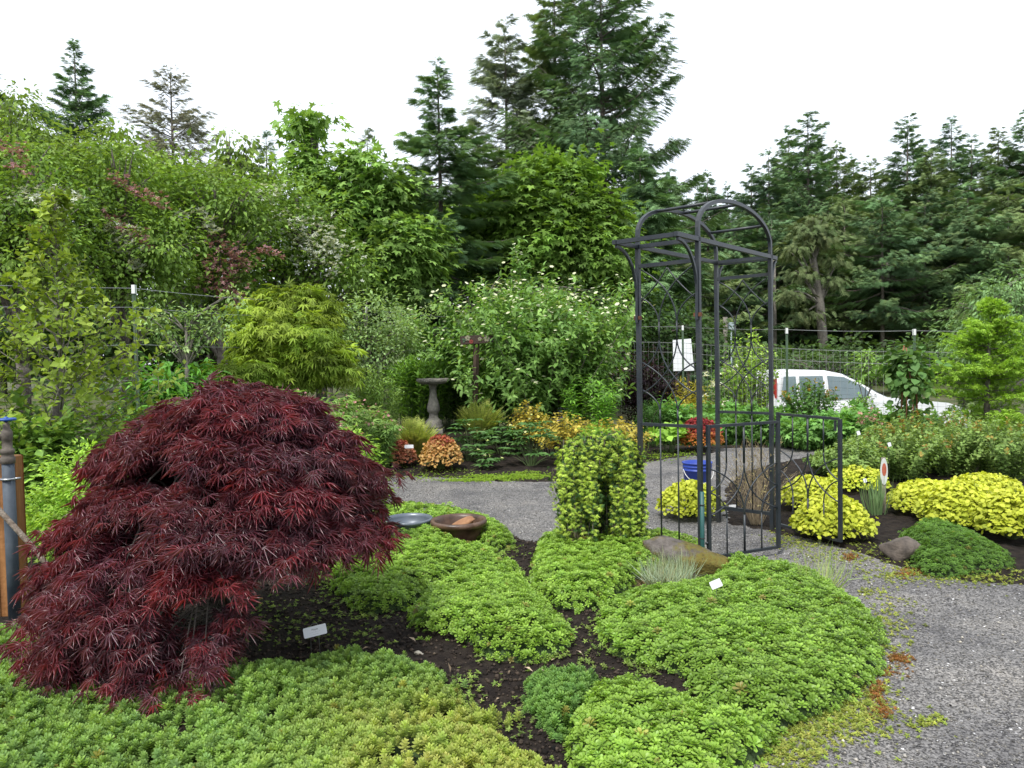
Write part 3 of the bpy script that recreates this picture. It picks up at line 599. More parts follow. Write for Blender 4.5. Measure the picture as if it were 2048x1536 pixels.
MB().lathe([(0, .0), (rbk * .84, 0), (rbk * .86, .01), (rbk * .95, hB * .72), (rbk * 1.0, hB * .73), (rbk * 1.0, hB * .76), (rbk * .965, hB * .77), (rbk * .97, hB * .84), (rbk * 1.0, hB * .85), (rbk * 1.0, hB * .87), (rbk * .98, hB * .88), (rbk * .985, hB * .96), (rbk * 1.04, hB * .97), (rbk * 1.04, hB), (rbk * .95, hB), (rbk * .8, .02), (0, .02)], 36).build('pail', BUCK, bu)
hd = MB().tube([(rbk * 1.02 * math.cos(a), -rbk * .25 - abs(math.sin(a)) * rbk * .86, hB * .78 - hB * .42 * abs(math.sin(a))) for a in np.linspace(math.pi, 2 * math.pi, 16)], .004, 6)
hd.build('handle', WHITEP, bu)
ROCKM = mat_simple('brown_stone', [(.05, .04, .033), (.10, .08, .065), (.15, .12, .10)], 7, .9, bump=.8, bscale=25)
def moss_rock():
    m, nt, b, o = newmat('mossy_rock'); r, n, tc = noise_col(nt, [(.05, .042, .038), (.10, .085, .075), (.17, .15, .135)], 9, 8)
    ms, n2, _ = noise_col(nt, [(.065, .055, .012), (.12, .092, .014), (.11, .11, .022)], 30, 8)
    fx, n3, _ = noise_col(nt, [(0, 0, 0), (1, 1, 1)], 3.4, 5, 'Object', .6, .43, .50)
    mx = nt.nodes.new('ShaderNodeMixRGB'); nt.links.new(fx.outputs[0], mx.inputs[0]); nt.links.new(r.outputs[0], mx.inputs[1]); nt.links.new(ms.outputs[0], mx.inputs[2])
    nt.links.new(mx.outputs[0], b.inputs['Base Color']); b.inputs['Roughness'].default_value = .95
    bp = nt.nodes.new('ShaderNodeBump'); bp.inputs['Strength'].default_value = 1; bp.inputs['Distance'].default_value = .02; nt.links.new(n2.outputs['Fac'], bp.inputs['Height']); nt.links.new(bp.outputs[0], b.inputs['Normal']); return m
mr = rock_bm('mossy_rock', (.44, .15, .17), 8, moss_rock(), None, .5, rot=-.42, det=34, tilt=.24); q = G(1392, 1150); mr.location = V3(q + np.array([0.02, .12, .05])); tag(mr, 'long mossy rock lying beside the arbor post', 'rock')
rng_m = np.random.default_rng(4)
def bould(px, py, sz, seed, label, mat=ROCKM, rot=.3):
    o = rock_bm('boulder' if sz[0] > .1 else 'stone', sz, seed, mat, None, .4, rot=rot); q = G(px, py); q[2] = ground_z(q[0], q[1]); o.location = V3(q + np.array([0, 0, sz[2] * .45])); tag(o, label, 'rock'); return o
bould(1803, 1118, (.19, .14, .125), 12, 'rounded brown boulder at the edge of the dark green cushion')
PALE = mat_simple('pale_pebble', [(.30, .27, .22), (.42, .38, .31)], 12, .8)
bould(838, 1318, (.030, .018, .016), 13, 'pale pebble lying on the dark soil above the stonecrop', PALE, -.4)
bould(541, 1342, (.035, .02, .013), 14, 'flat tan stone under the red maple', PALE, .3)
bould(1295, 1330, (.018, .014, .012), 15, 'small pinkish white stone in the soil gap between two mats', PALE, .1)

# ================================================================== LABELS AND STAKES
TAGM = mat_simple('white_tag', [(.66, .67, .70), (.74, .75, .78)], 2, .4)
INK = mat_simple('grey_ink', [(.09, .09, .1), (.13, .13, .14)], 20, .7)
WIRE = mat_simple('label_wire', [(.18, .19, .18), (.26, .27, .26)], 20, .45, .6)
def text(parent, s, size, loc, M, mat=INK, name='lettering'):
    cu = bpy.data.curves.new(name, 'FONT'); cu.body = s; cu.size = size; cu.align_x = 'CENTER'; cu.extrude = .0002
    tmp = bpy.data.objects.new(name, cu); COL.objects.link(tmp); dg = bpy.context.evaluated_depsgraph_get(); me = bpy.data.meshes.new_from_object(tmp.evaluated_get(dg))
    bpy.data.objects.remove(tmp); me.materials.clear(); me.materials.append(mat); o = link(name, me, parent); o.matrix_local = Matrix.Translation(Vector(loc)) @ M; return o
def plant_label(px, py, wpx, hpx, base_py, label, roll=0.0, yaw=0.0, back=.9, lines=(), wires=True):
    """white tag on two wires; (px,py) its middle, base_py where its wires enter the ground"""
    g = G(px, base_py); Y = g[1]; c = P(px, py, Y); W = wpx / FPX * Y; H = hpx / FPX * Y
    o = thing('plant_label', label, 'plant label', (c[0], c[1], T(c[0], c[1])))
    hz = c[2] - T(c[0], c[1])
    M = Matrix.Rotation(yaw, 4, 'Z') @ Matrix.Rotation(math.radians(90) - (1 - back), 4, 'X') @ Matrix.Rotation(roll, 4, 'Z')
    b = MB(); n = 6; rd_ = H * .12; poly = []
    for cx, cy, a0 in ((W / 2 - rd_, H / 2 - rd_, 0), (-W / 2 + rd_, H / 2 - rd_, 90), (-W / 2 + rd_, -H / 2 + rd_, 180), (W / 2 - rd_, -H / 2 + rd_, 270)):
        for k in range(n): a = math.radians(a0 + 90 * k / (n - 1)); poly.append((cx + rd_ * math.cos(a), cy + rd_ * math.sin(a)))
    v = [M @ Vector((x, y, z)) + Vector((0, 0, hz)) for z in (-.0012, .0012) for x, y in poly]; m_ = len(poly)
    b.add(v, [(i, (i + 1) % m_, m_ + (i + 1) % m_, m_ + i) for i in range(m_)] + [tuple(range(m_ - 1, -1, -1)), tuple(range(m_, 2 * m_))])
    face = b.build('tag_plate', TAGM, o)
    if wires:
        wv = MB(); e = W * .16
        top = [M @ Vector((e * math.cos(a), H * .48 + e * .7 * math.sin(a), -.004)) + Vector((0, 0, hz)) for a in np.linspace(0, math.pi, 8)]
        wv.tube([Vector((top[0].x + .01, top[0].y + .01, -.06))] + top + [Vector((top[-1].x - .005, top[-1].y + .01, -.06))], .0013, 5); wv.build('wire', WIRE, o)
    for (s, sz, dy) in lines: text(face, s, sz * H, tuple(M @ Vector((0, dy * H, .0014)) + Vector((0, 0, hz))), M)
    return o
plant_label(630, 1262, 46, 20, 1325, 'white plant label on two wires in front of the red maple', .19, .1, .75, [('Maple', .26, .10), ('-- --- -- ---- -- ---', .16, -.12), ('--- --- ----', .15, -.34)])
plant_label(1432, 1168, 24, 16, 1246, 'white plant label tilted up beside the mossy rock', .5, -.5, .9, [('-- ----', .22, .05), ('--- -- ----', .16, -.22)])
plant_label(818, 893, 18, 7, 942, 'small white plant label between two orange coral bells', 0, 0, .9)
plant_label(762, 864, 15, 6, 900, 'small pale label among ferns beside the bleeding hearts', 0, .2, .7, wires=False)
plant_label(1465, 1014, 14, 9, 1036, 'white label at the foot of the brown twiggy shrub', .1, -.2, .8)
plant_label(186, 749, 10, 6, 800, 'tiny white tag hanging in the young tree', -.5, 0, .9, wires=False)
for (px, py, bpy_, lb) in ((1717, 866, 985, 'white tag high among the roses right of the gate'), (1779, 889, 985, 'white tag in the roses above the picture stake'), (1730, 961, 1010, 'white tag low in the yellow leaves by the picture stake')):
    plant_label(px, py, 8, 8, bpy_, lb, .2, .3, .8)
STK = mat_simple('grey_stake_wood', [(.20, .17, .13), (.30, .26, .2)], 12, .85, bump=.3); PIC = mat_simple('picture_card', [(.5, .51, .5), (.6, .61, .6)], 12, .5); PICR = mat_simple('picture_red', [(.36, .07, .04), (.45, .13, .08)], 30, .5)
q = G(1768, 1030); Y = q[1]; s1 = 1 / FPX * Y
pk = thing('picture_stake', 'wooden stake carrying a white oval card with a red picture', 'stake', q)
MB().box((0, .01, 55 * s1), (9 * s1, .012, 122 * s1)).build('wooden_stake', STK, pk)
def disc(rx, rz, y0, y1, cz, cx=0, n=22): m = MB(); m.prism([(cx + rx * math.cos(2 * math.pi * k / n), cz + rz * math.sin(2 * math.pi * k / n)) for k in range(n)], y0, y1); return m
cd = disc(7.5 * s1, 27 * s1, -.004, .002, 88 * s1).build('oval_card', PIC, pk); disc(4.5 * s1, 13 * s1, -.0065, -.0042, 92 * s1).build('red_picture', PICR, cd)

# ================================================================== BIRD BATH, SIGN
CONC = mat_simple('weathered_concrete', [(.13, .12, .105), (.23, .215, .19), (.33, .30, .26)], 9, .92, bump=.7, bscale=45)
q = P(868, 862, 13.6); q[2] = T(q[0], q[1]); k = 1 / FPX * 13.6; hb = P(868, 757, 13.6)[2] - q[2]
bb = thing('bird_bath', 'weathered concrete bird bath on a baluster pedestal among ferns', 'bird bath', q)
b0 = P(868, 862, 13.6)[2] - q[2]
def zz(py): return P(868, py, 13.6)[2] - q[2]
MB().lathe([(0, zz(857)), (19 * k, zz(857)), (19 * k, zz(851)), (16.5 * k, zz(848)), (16.5 * k, zz(842)), (10 * k, zz(836)), (8.5 * k, zz(829)), (10 * k, zz(825)), (12.5 * k, zz(822)), (13 * k, zz(817)), (12 * k, zz(810)), (8.5 * k, zz(797)), (6.8 * k, zz(785)), (7 * k, zz(775)), (9.5 * k, zz(770)), (9.5 * k, zz(768)), (0, zz(768))], 28).build('pedestal', CONC, bb)
MB().box((0, 0, zz(866)), (40 * k, 40 * k, zz(857) - zz(876)), bev=.01).build('plinth', CONC, bb)
bs = MB().lathe([(0, zz(769)), (24 * k, zz(768)), (30 * k, zz(764)), (32 * k, zz(761)), (32 * k, zz(757)), (29 * k, zz(757)), (24 * k, zz(762)), (0, zz(764))], 40)
for i in range(44):
    a = 2 * math.pi * i / 44; bs.box((32.2 * k * math.cos(a), 32.2 * k * math.sin(a), (zz(763) + zz(758)) / 2), (.018, .02, .035), Matrix.Rotation(a, 4, 'Z'))
bs.build('basin', CONC, bb)
SIGNW = mat_simple('dark_sign_wood', [(.035, .02, .014), (.065, .038, .026)], 6, .8, bump=.3)
sb = P(945, 800, 12.9); zg = T(sb[0], sb[1])
sg = thing('garden_sign', 'brown wooden sign with painted flowers on a leaning post', 'sign', (sb[0], sb[1], zg))
t1 = P(957, 676, 12.9) - np.array([sb[0], sb[1], zg])
MB().tube([(0, 0, -.1), (.1, 0, t1[2])], [.055, .05], 4, True, False, up=(1, 1, 0)).build('post', WOODO if False else SIGNW, sg)
k = 12.9 / FPX
bd = MB().box((.10, -.05, t1[2] - 3 * k), (66 * k, .03, 17 * k), Matrix.Rotation(-.05, 4, 'Y'), .004).build('board', SIGNW, sg)
CREAM = mat_simple('cream_paint', [(.20, .185, .12), (.27, .25, .17)], 30, .7); REDP = mat_simple('red_paint', [(.16, .025, .018), (.22, .035, .025)], 30, .7); GRNP = mat_simple('green_paint', [(.05, .10, .05), (.07, .13, .06)], 30, .7)
def petals(name, cx, cz, r, mat, n=5):
    m = MB()
    for i in range(n):
        a = 2 * math.pi * i / n + .3; m.prism([(cx + r * .6 * math.cos(a) + r * .45 * math.cos(t), cz + r * .6 * math.sin(a) + r * .45 * math.sin(t)) for t in np.linspace(0, 5.6, 8)], -.072 + .0004 * i, -.066)
    m.build(name, mat, bd)
z0 = t1[2] - 3 * k
petals('painted_flower', .10 - 18 * k, z0 + 3 * k, 5.5 * k, CREAM); petals('painted_flower', .10 - 11 * k, z0 - 4 * k, 4.2 * k, REDP, 6); petals('painted_flower', .10 + 20 * k, z0 + 1 * k, 6 * k, CREAM); petals('painted_flower', .10 + 6 * k, z0 + 1 * k, 4 * k, CREAM)
petals('painted_leaf', .10 - 25 * k, z0 - 1 * k, 4.5 * k, GRNP, 3); petals('painted_leaf', .10 + 28 * k, z0 - 3 * k, 4 * k, GRNP, 3)

# ================================================================== WIRE FENCES
TPOST = mat_simple('green_post_paint', [(.05, .09, .05), (.08, .12, .075)], 8, .7); TTOP = mat_simple('white_post_top', [(.7, .7, .68), (.78, .78, .76)], 8, .6); FWIRE = mat_simple('fence_wire', [(.26, .27, .26), (.36, .37, .36)], 10, .5, .4)
def fence(label, posts, wires, mesh=None):
    """T-posts at (px, top_py, Y); wires strung between them at heights below the top"""
    tops = [P(px, py, Y) for px, py, Y in posts]; o = thing('wire_fence', label, 'fence', (tops[0][0], tops[0][1], T(tops[0][0], tops[0][1]))); b0 = np.array(o.location)
    for t in tops:
        g = float(T(t[0], t[1])); m = MB()
        m.box((t[0] - b0[0], t[1] - b0[1], (t[2] + g) / 2 - b0[2] - .05), (.012, .042, t[2] - g + .1)); m.box((t[0] - b0[0], t[1] - b0[1] - .012, (t[2] + g) / 2 - b0[2] - .051), (.045, .010, t[2] - g + .1))
        p_ = m.build('post', TPOST, o)
        MB().box((t[0] - b0[0], t[1] - b0[1] - .006, t[2] - b0[2] - .055), (.042, .048, .11)).build('white_cap', TTOP, p_)
    m = MB()
    for dz in wires:
        for a, b in zip(tops[:-1], tops[1:]): m.tube(curve(a - b0 - UP * dz, b - b0 - UP * dz, -UP * .02, 6), .005, 4)
    m.build('wires', FWIRE, o)
    if mesh:
        m = MB()
        for a, b in zip(tops[:-1], tops[1:]):
            L = np.linalg.norm(b - a); n = int(L / mesh[2])
            for i in range(n + 1):
                q = a + (b - a) * i / n - b0; m.tube([q - UP * mesh[0], q - UP * mesh[1]], .0022, 3, False)
            for z in np.arange(mesh[0], mesh[1], mesh[2]): m.tube([a - b0 - UP * z, b - b0 - UP * z], .0022, 3, False)
        m.build('wire_mesh', FWIRE, o)
fence('tall wire fence running back along the dense left shrubs', [(-420, 545, 7.0), (268, 570, 9.3), (560, 596, 11.3), (733, 614, 13.2), (895, 630, 15.6)], (.04, .28, .75, 1.2, 1.6), None)
fence('tall wire mesh fence on white topped posts in front of the parked van', [(1120, 645, 18.6), (1365, 651, 16.8), (1573, 656, 14.4), (1828, 658, 13.0), (2200, 655, 11.5)], (.03, .40, .62), (.40, 2.3, .12))

# ================================================================== VAN, BOARD, POLE
VANP = mat_simple('white_van_paint', [(.72, .73, .74), (.78, .79, .8)], 1.5, .25, spec=.6); VGL = mat_simple('van_glass', [(.09, .13, .14), (.14, .19, .20)], 1.2, .10, 0, spec=1.0)
TYRE = mat_simple('tyre', [(.015, .015, .015), (.025, .025, .025)], 10, .8); RIM = mat_simple('rim', [(.3, .3, .31), (.4, .4, .41)], 6, .35, .8); TAIL = mat_simple('tail_light', [(.35, .02, .015), (.45, .04, .03)], 6, .3); DARK = mat_simple('dark_trim', [(.02, .02, .022), (.03, .03, .03)], 6, .5)
vl = P(1548, 742, 16.6); vz = float(T(9, 17.5)); vang = math.radians(3)
van = thing('parked_van', 'white minivan parked behind the wire fence', 'van', (vl[0], 16.7, vl[2] - 1.76), rz=vang)
prof = [(0.02, .36), (.0, .60), (.03, .95), (.10, 1.45), (.20, 1.70), (.36, 1.755), (.9, 1.765), (1.35, 1.74), (1.72, 1.66), (2.10, 1.46), (2.48, 1.22), (2.80, 1.06), (3.4, 1.02), (4.2, .93), (4.62, .78), (4.74, .58), (4.72, .36), (4.5, .26), (.15, .26)]
def inset(z): return .0 if z < .95 else .17 * ((z - .95) / .8) ** 1.2
m = MB(); n = len(prof); rows = []
cxm = 2.1
for yy, sc_ in ((0, .955), (.05, .99), (.14, 1.0), (.92, 1.0), (1.70, 1.0), (1.79, .99), (1.84, .955)):
    side = -1 if yy < .92 else 1
    rows.append([(cxm + (x - cxm) * (1 - (1 - sc_) * .35), (yy + (inset(z) if yy < .5 else (-inset(z) if yy > 1.3 else 0))), .9 + (z - .9) * (1 - (1 - sc_) * .5)) for x, z in prof])
v = [p for r in rows for p in r]; f = [(a * n + i, a * n + (i + 1) % n, (a + 1) * n + (i + 1) % n, (a + 1) * n + i) for a in range(len(rows) - 1) for i in range(n)]
f += [tuple(range(n - 1, -1, -1)), tuple(range((len(rows) - 1) * n, len(rows) * n))]
m.add(v, f, False); m.build('body', VANP, van)
def glass(name, poly, mat, off=-.012):
    m = MB(); m.add([(x, inset(z) + off + .004, z) for x, z in poly], [tuple(range(len(poly)))]); m.build(name, mat, van)
    m = MB(); m.add([(x, 1.84 - inset(z) - off - .004, z) for x, z in poly], [tuple(range(len(poly) - 1, -1, -1))]); return m.build(name, mat, van)
glass('rear_side_window', [(.20, 1.12), (.58, 1.10), (.60, 1.62), (.32, 1.62)], VGL); glass('middle_side_window', [(.66, 1.10), (1.26, 1.09), (1.24, 1.62), (.68, 1.62)], VGL)
glass('front_side_window', [(1.36, 1.09), (2.42, 1.10), (2.16, 1.36), (1.74, 1.58), (1.34, 1.62)], VGL)
wsd = MB(); wsd.add([(1.79, .24, 1.655), (1.79, 1.60, 1.655), (2.80, 1.70, 1.085), (2.80, .14, 1.085)], [(0, 1, 2, 3)]); ws = wsd.build('windshield', VGL, van)
MB().tube([(2.72, .5, 1.145), (2.4, .9, 1.31)], .008, 5).build('wiper', DARK, ws)
MB().box((.10, .10, 1.35), (.05, .12, .45)).build('tail_light', TAIL, van); MB().box((4.64, .18, .70), (.16, .30, .14), bev=.02).build('headlight', WHITEP, van)
MB().box((2.30, -.10, 1.14), (.10, .20, .15), bev=.03).build('mirror', VANP, van)
for x in (.80, 3.75):
    for y in (.1, 1.74):
        w_ = MB(); w_.lathe([(.20, -.10), (.31, -.10), (.33, -.07), (.33, .07), (.31, .10), (.20, .10)], 24)
        w_.v = [(x + a, y + c, .33 + b) for a, b, c in w_.v]; wo = w_.build('wheel', TYRE, van)
        h_ = MB(); h_.lathe([(0, -.09), (.20, -.085), (.205, .085), (0, .09)], 16); h_.v = [(x + a, y + c, .33 + b) for a, b, c in h_.v]; h_.build('rim', RIM, wo)
q0, q1 = P(1347, 742, 19), P(1383, 678, 19); g0 = float(T(q0[0], 19.0))
wb = thing('white_board', 'tall white board standing beyond the fence, framed by the arbor', 'board', (q0[0], 19.0, g0))
m = MB(); w_ = q1[0] - q0[0]
m.prism([(0, q0[2] - g0), (w_ * 1.12, q0[2] - g0), (w_ * .96, q1[2] - g0 + .01), (-.01, q1[2] - g0 - .02)], -.02, .02); m.build('panel', VANP, wb)
m = MB().bar((.08, .045, -.1), (.08, .045, q1[2] - g0 - .1), .05, (1, 0, 0)); m.bar((w_ - .08, .045, -.1), (w_ - .08, .045, q1[2] - g0 - .1), .05, (1, 0, 0)); m.build('legs', SIGNW, wb)
q = P(1452, 800, 30.0); up1 = P(1452, 634, 30.0); g0 = float(T(q[0], 30.0))
po = thing('utility_pole', 'thin grey pole with a pale box beyond the fence', 'pole', (q[0], 30.0, g0))
MB().tube([(0, 0, 0), (0, 0, up1[2] - g0)], .09, 8).build('pole', GBARK, po)
bx1 = P(1462, 653, 30.0); BOXM = mat_simple('pale_grey_box', [(.28, .34, .36), (.36, .42, .44)], 4, .5)
m = MB().box((bx1[0] - q[0], 0, bx1[2] - g0), (.21, .21, .32), bev=.02); m.tube([(bx1[0] - q[0], 0, 0), (bx1[0] - q[0], 0, bx1[2] - g0 - .16)], .035, 8); m.build('box', BOXM, po)

# ================================================================== RED LACELEAF MAPLE
MAPBARK = mat_simple('maple_bark', [(.05, .04, .035), (.10, .085, .07)], 14, .8)
RED = [(.072, .017, .032), (.115, .013, .023), (.058, .026, .042), (.20, .015, .016), (.115, .064, .082)]  # last, grey purple tone is sky sheen put into the leaf colour
rng = np.random.default_rng(31); q = G(428, 1320); rm = thing('red_maple', 'weeping dark red laceleaf maple mounding over the left of the bed', 'maple tree', (q[0], q[1] + .05, 0)); H = 1.50; mb = MB(); fm = FM()
tr = np.array([[0, 0, -.05], [.06, .02, .22], [-.03, 0, .48], [.03, .02, .72]]); mb.tube(tr, [.05, .045, .036, .028], 8); NP = 132
for i in range(NP):                                           # each bough carries one drooping plate of leaves; dark gaps stay between the plates
    u = (i + .5) / NP; q_ = math.sqrt(u) * (.92 + .14 * rng.random()); ph = i * 2.39996 + .25 * rng.standard_normal(); cx_, sy_ = math.cos(ph), math.sin(ph)
    Rx = .80 if cx_ > 0 else .72; low = max(0, -sy_) * (1.0 if cx_ < .3 else .45) + .30 * max(0, -cx_)
    z = H * (1 - .10 * q_ - .34 * q_ ** 2.8 - .42 * low * q_ ** 2.6) - .16 * rng.random() + .05
    if i % 3 == 2 and q_ > .40: z -= (.16 + .34 * rng.random()) * (1 - .8 * max(0, cx_)); q_ *= .92
    if cx_ > .12 and z < .62: z = .62 + .12 * rng.random()
    c = np.array([cx_ * Rx * q_, sy_ * .72 * q_, max(z, .17)]); c[0] += .20 * (c[2] - .75); o = np.array([cx_, sy_, 0]); o = o if q_ > .15 else norm(rng.standard_normal(3) * [1, 1, 0]); sd_ = np.cross(UP, o)
    a = tr[rng.integers(1, 4)]; pts = curve(a, c, UP * (.16 + .16 * q_), 8); mb.tube(pts, np.linspace(.015, .004, 8), 5)
    L, W = .18 + .17 * rng.random() + .06 * q_, .14 + .10 * rng.random(); ns = 13
    tone = pal(rng, RED, 1, .25)
    for j in range(ns):
        s_ = rng.random() * 2 - 1; st = c + o * (-L * .5 * rng.random()) + sd_ * W * s_ * .6; dr = norm(o + sd_ * s_ * .9 + .25 * rdir(rng, 1)[0] * [1, 1, .3]); ln = L * (.55 + .6 * rng.random()) * (1 - .35 * abs(s_))
        k = 12; t_ = rng.random(k)[:, None] ** .7; p = st + dr * ln * t_ - UP * (.02 + .30 * q_ * ln) * t_ ** 2 + rng.standard_normal((k, 3)) * [.03, .03, .026]
        if j % 3 == 0: mb.tube([st, st + dr * ln * .5 - UP * .02, st + dr * ln - UP * (.05 + .42 * q_ * ln)], [.003, .0025, .0015], 3)
        dd = norm(dr + .95 * rdir(rng, k) * [1, 1, .6] - UP * (-.05 + .50 * t_ * (.25 + .75 * q_) + .45 * rng.random((k, 1)) ** 2)); nr = norm(UP + .6 * rdir(rng, k) + .3 * o + [0, -.25, 0])
        fm.put(LACE, p, dd, nr, .088 * (.6 + .7 * rng.random(k)), np.clip(.5 * tone + .5 * pal(rng, RED, k, .25), .004, .9))
for i in range(26):                                           # thin hanging sprays in the shade under the front of the dome
    c = np.array([-.30 + .62 * rng.random(), -.30 - .42 * rng.random(), .16 + .34 * rng.random()]); o = norm(c * [1, 1, 0]); a = tr[rng.integers(1, 4)]; mb.tube(curve(a, c, UP * .12, 6), np.linspace(.008, .003, 6), 4)
    for j in range(4):
        dr = norm(o + .8 * rdir(rng, 1)[0] * [1, 1, .3] - UP * .15); k = 9; t_ = rng.random(k)[:, None]; p = c + dr * .20 * t_ - UP * .07 * t_ ** 2 + rng.standard_normal((k, 3)) * .022
        fm.put(LACE, p, norm(dr + .7 * rdir(rng, k) * [1, 1, .5] - UP * .3), norm(UP + .5 * rdir(rng, k) + [0, -.3, 0]), .085 * (.6 + .6 * rng.random(k)), pal(rng, RED, k, .25))
mb.build('branches', MAPBARK, rm); fm.build('foliage', REDLEAF, rm)

# ================================================================== WEEPING CONIFER ON AN ARCHED STEM
rng = np.random.default_rng(41); q = G(1180, 1112)
ws_ = thing('weeping_spruce', 'weeping dwarf conifer draped over an arch of stems with bright new tips', 'weeping conifer', q)
Y = q[1]; k = Y / FPX
arch = np.array([[-28 * k, 0, 0], [-34 * k, .02, 90 * k], [-30 * k, .0, 170 * k], [-5 * k, -.02, 222 * k], [30 * k, 0, 232 * k], [62 * k, .02, 205 * k], [80 * k, 0, 150 * k]])
mb = MB(); mb.tube(arch, [.05, .045, .04, .035, .03, .025, .02], 8); fm = FM(); tips = FM()
def arch_at(s): i = np.clip(s * (len(arch) - 1), 0, len(arch) - 1.001); j = i.astype(int); f = (i - j)[:, None]; return arch[j] * (1 - f) + arch[j + 1] * f
n = 400; s = .28 + .70 * rng.random(n); st = arch_at(s); ph = rng.random(n) * 6.283
rad = np.stack([np.cos(ph), np.sin(ph) * 1.0, np.zeros(n)], 1)
for i in range(n):
    xo = st[i, 0] / k
    r = (.02 + .15 * rng.random() ** 1.3) * (.75 + .5 * vnoise(np.array([i * .37]), np.array([3.1]))[0]) * (1 if rad[i, 1] < .3 else .8)
    a = st[i]; c = a + rad[i] * r + UP * (.045 + .05 * rng.random())
    if 4 < c[0] / k < 50 and rad[i, 1] < .6: ln = .08 + .22 * rng.random()
    elif c[0] / k >= 52: ln = (.55 + .45 * rng.random()) * c[2] * .92
    else: ln = (.35 + .58 * rng.random()) * c[2] * .93
    e = c + rad[i] * np.array([-.01, .02, 0]) + .05 * rdir(rng, 1)[0] * [1, 1, 0] + UP * -ln; pts = np.array(list(curve(a, c, UP * .02, 4)) + [c * .7 + e * .3 + rad[i] * .02, c * .35 + e * .65 + rad[i] * .015, e])
    mb.tube(pts, .0045, 4)
    m = max(4, int(ln * 62)); t_ = rng.random(m) ** .9; p = c + (e - c) * t_[:, None] + rad[i] * .015 + .017 * rng.standard_normal((m, 3))
    d = norm(-UP * .8 + rad[i] * .5 + .8 * rdir(rng, m)); fm.put(PLUME, p, d, norm(rad[i] + .5 * rdir(rng, m)), .030 + .012 * rng.random(m), pal(rng, [(.035, .075, .020), (.055, .105, .026), (.024, .05, .016)], m, .2))
    m2 = max(3, int(ln * 72)); t_ = rng.random(m2); p = c + (e - c) * t_[:, None] + rad[i] * .03 + .018 * rng.standard_normal((m2, 3))
    d = norm(-UP * .8 + rad[i] * .55 + .5 * rdir(rng, m2)); tips.put(PLUME, p, d, norm(rad[i] + UP * .4 + .4 * rdir(rng, m2)), .026 + .016 * rng.random(m2), pal(rng, [(.26, .34, .045), (.33, .41, .075), (.15, .23, .03)], m2, .14))
m = 620; s = .36 + .5 * rng.random(m); p = arch_at(s) + UP * .06 + .045 * rng.standard_normal((m, 3)); tips.put(PLUME, p, norm(UP * .2 + rdir(rng, m)), norm(UP + .4 * rdir(rng, m)), .030, pal(rng, [(.15, .27, .035), (.2, .33, .05), (.09, .17, .03)], m, .14))
for i in range(110):                                          # old strands added in the hollow; needle colours darkened to stand for its shade
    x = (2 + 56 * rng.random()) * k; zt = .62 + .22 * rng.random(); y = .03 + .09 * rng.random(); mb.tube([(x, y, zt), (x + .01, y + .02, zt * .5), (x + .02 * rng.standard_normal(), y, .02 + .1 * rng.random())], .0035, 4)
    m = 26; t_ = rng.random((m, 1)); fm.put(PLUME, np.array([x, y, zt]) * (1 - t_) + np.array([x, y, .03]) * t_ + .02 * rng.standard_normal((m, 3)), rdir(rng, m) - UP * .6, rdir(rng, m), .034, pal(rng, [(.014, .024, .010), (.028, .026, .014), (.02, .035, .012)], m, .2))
mb.build('stems', BARK, ws_); fm.build('needles', NEEDLE, ws_); tips.build('new_tips', LEAF, ws_)
# dry straw skirt at its foot
m = 260; fmd = FM(); ph = rng.random(m) * 6.28; p = np.stack([-28 * k + .07 * np.cos(ph), -.05 + .07 * np.sin(ph), .30 * rng.random(m)], 1)
fmd.put(K4N, p, norm(np.stack([np.cos(ph) * .3, np.sin(ph) * .3, -np.ones(m)], 1) + .2 * rdir(rng, m)), rdir(rng, m), .09, pal(rng, [(.10, .085, .05), (.16, .14, .085), (.06, .05, .03)], m, .2)); fmd.build('dry_twigs', MATTE, ws_)

# ================================================================== GRASS TUFTS
def tuft(name, label, cat, px, py, r, h, n, cols, seed, w=.05, lean=.6, mat=LEAF, curl=.35):
    rng = np.random.default_rng(seed); q = G(px, py); q[2] = ground_z(q[0], q[1]); root = thing(name, label, cat, q); fm = FM()
    ph = rng.random(n) * 6.283; b = np.sqrt(rng.random(n)); p = np.stack([np.cos(ph) * b * r * .5, np.sin(ph) * b * r * .5, np.zeros(n)], 1)
    d = norm(np.stack([np.cos(ph) * b * lean, np.sin(ph) * b * lean, np.ones(n)], 1) + .14 * rdir(rng, n))
    B = join([_t([(-.5 * w, 0, 0), (.5 * w, 0, 0), (-.42 * w, .5, .02), (.42 * w, .5, .02)], [(0, 1, 3), (0, 3, 2)]), _t([(-.42 * w, .5, .02), (.42 * w, .5, .02), (0, 1, -curl)], [(0, 1, 2)])])
    fm.put(B, p, d, norm(UP * .5 - np.stack([np.cos(ph), np.sin(ph), np.zeros(n)], 1) * -.6 + .3 * rdir(rng, n)), h * (.55 + .5 * rng.random(n)), pal(rng, cols, n, .15)); fm.build('blades', mat, root); return root
tuft('blue_fescue', 'grey blue tuft of fine grass in front of the mossy rock', 'grass tuft', 1335, 1182, .24, .27, 620, [(.20, .27, .20), (.26, .32, .26), (.25, .22, .12), (.17, .22, .13)], 51, .022, .75)
tuft('dead_grass', 'brown dead lower blades around the grey blue tuft', 'dry grass', 1322, 1186, .24, .13, 260, [(.14, .09, .045), (.22, .16, .09), (.09, .06, .03)], 52, .03, 1.6)
tuft('grass_tuft', 'thin pale green grass tuft at the gravel edge of the big mat', 'grass tuft', 1640, 1185, .20, .34, 130, [(.14, .22, .06), (.20, .26, .09), (.24, .24, .12)], 53, .018, .9)
tuft('iris_leaves', 'grey green upright spear leaves beside the picture stake', 'iris', 1752, 1030, .20, .42, 60, [(.09, .15, .07), (.13, .19, .09)], 54, .05, .32, LEAF, .05)
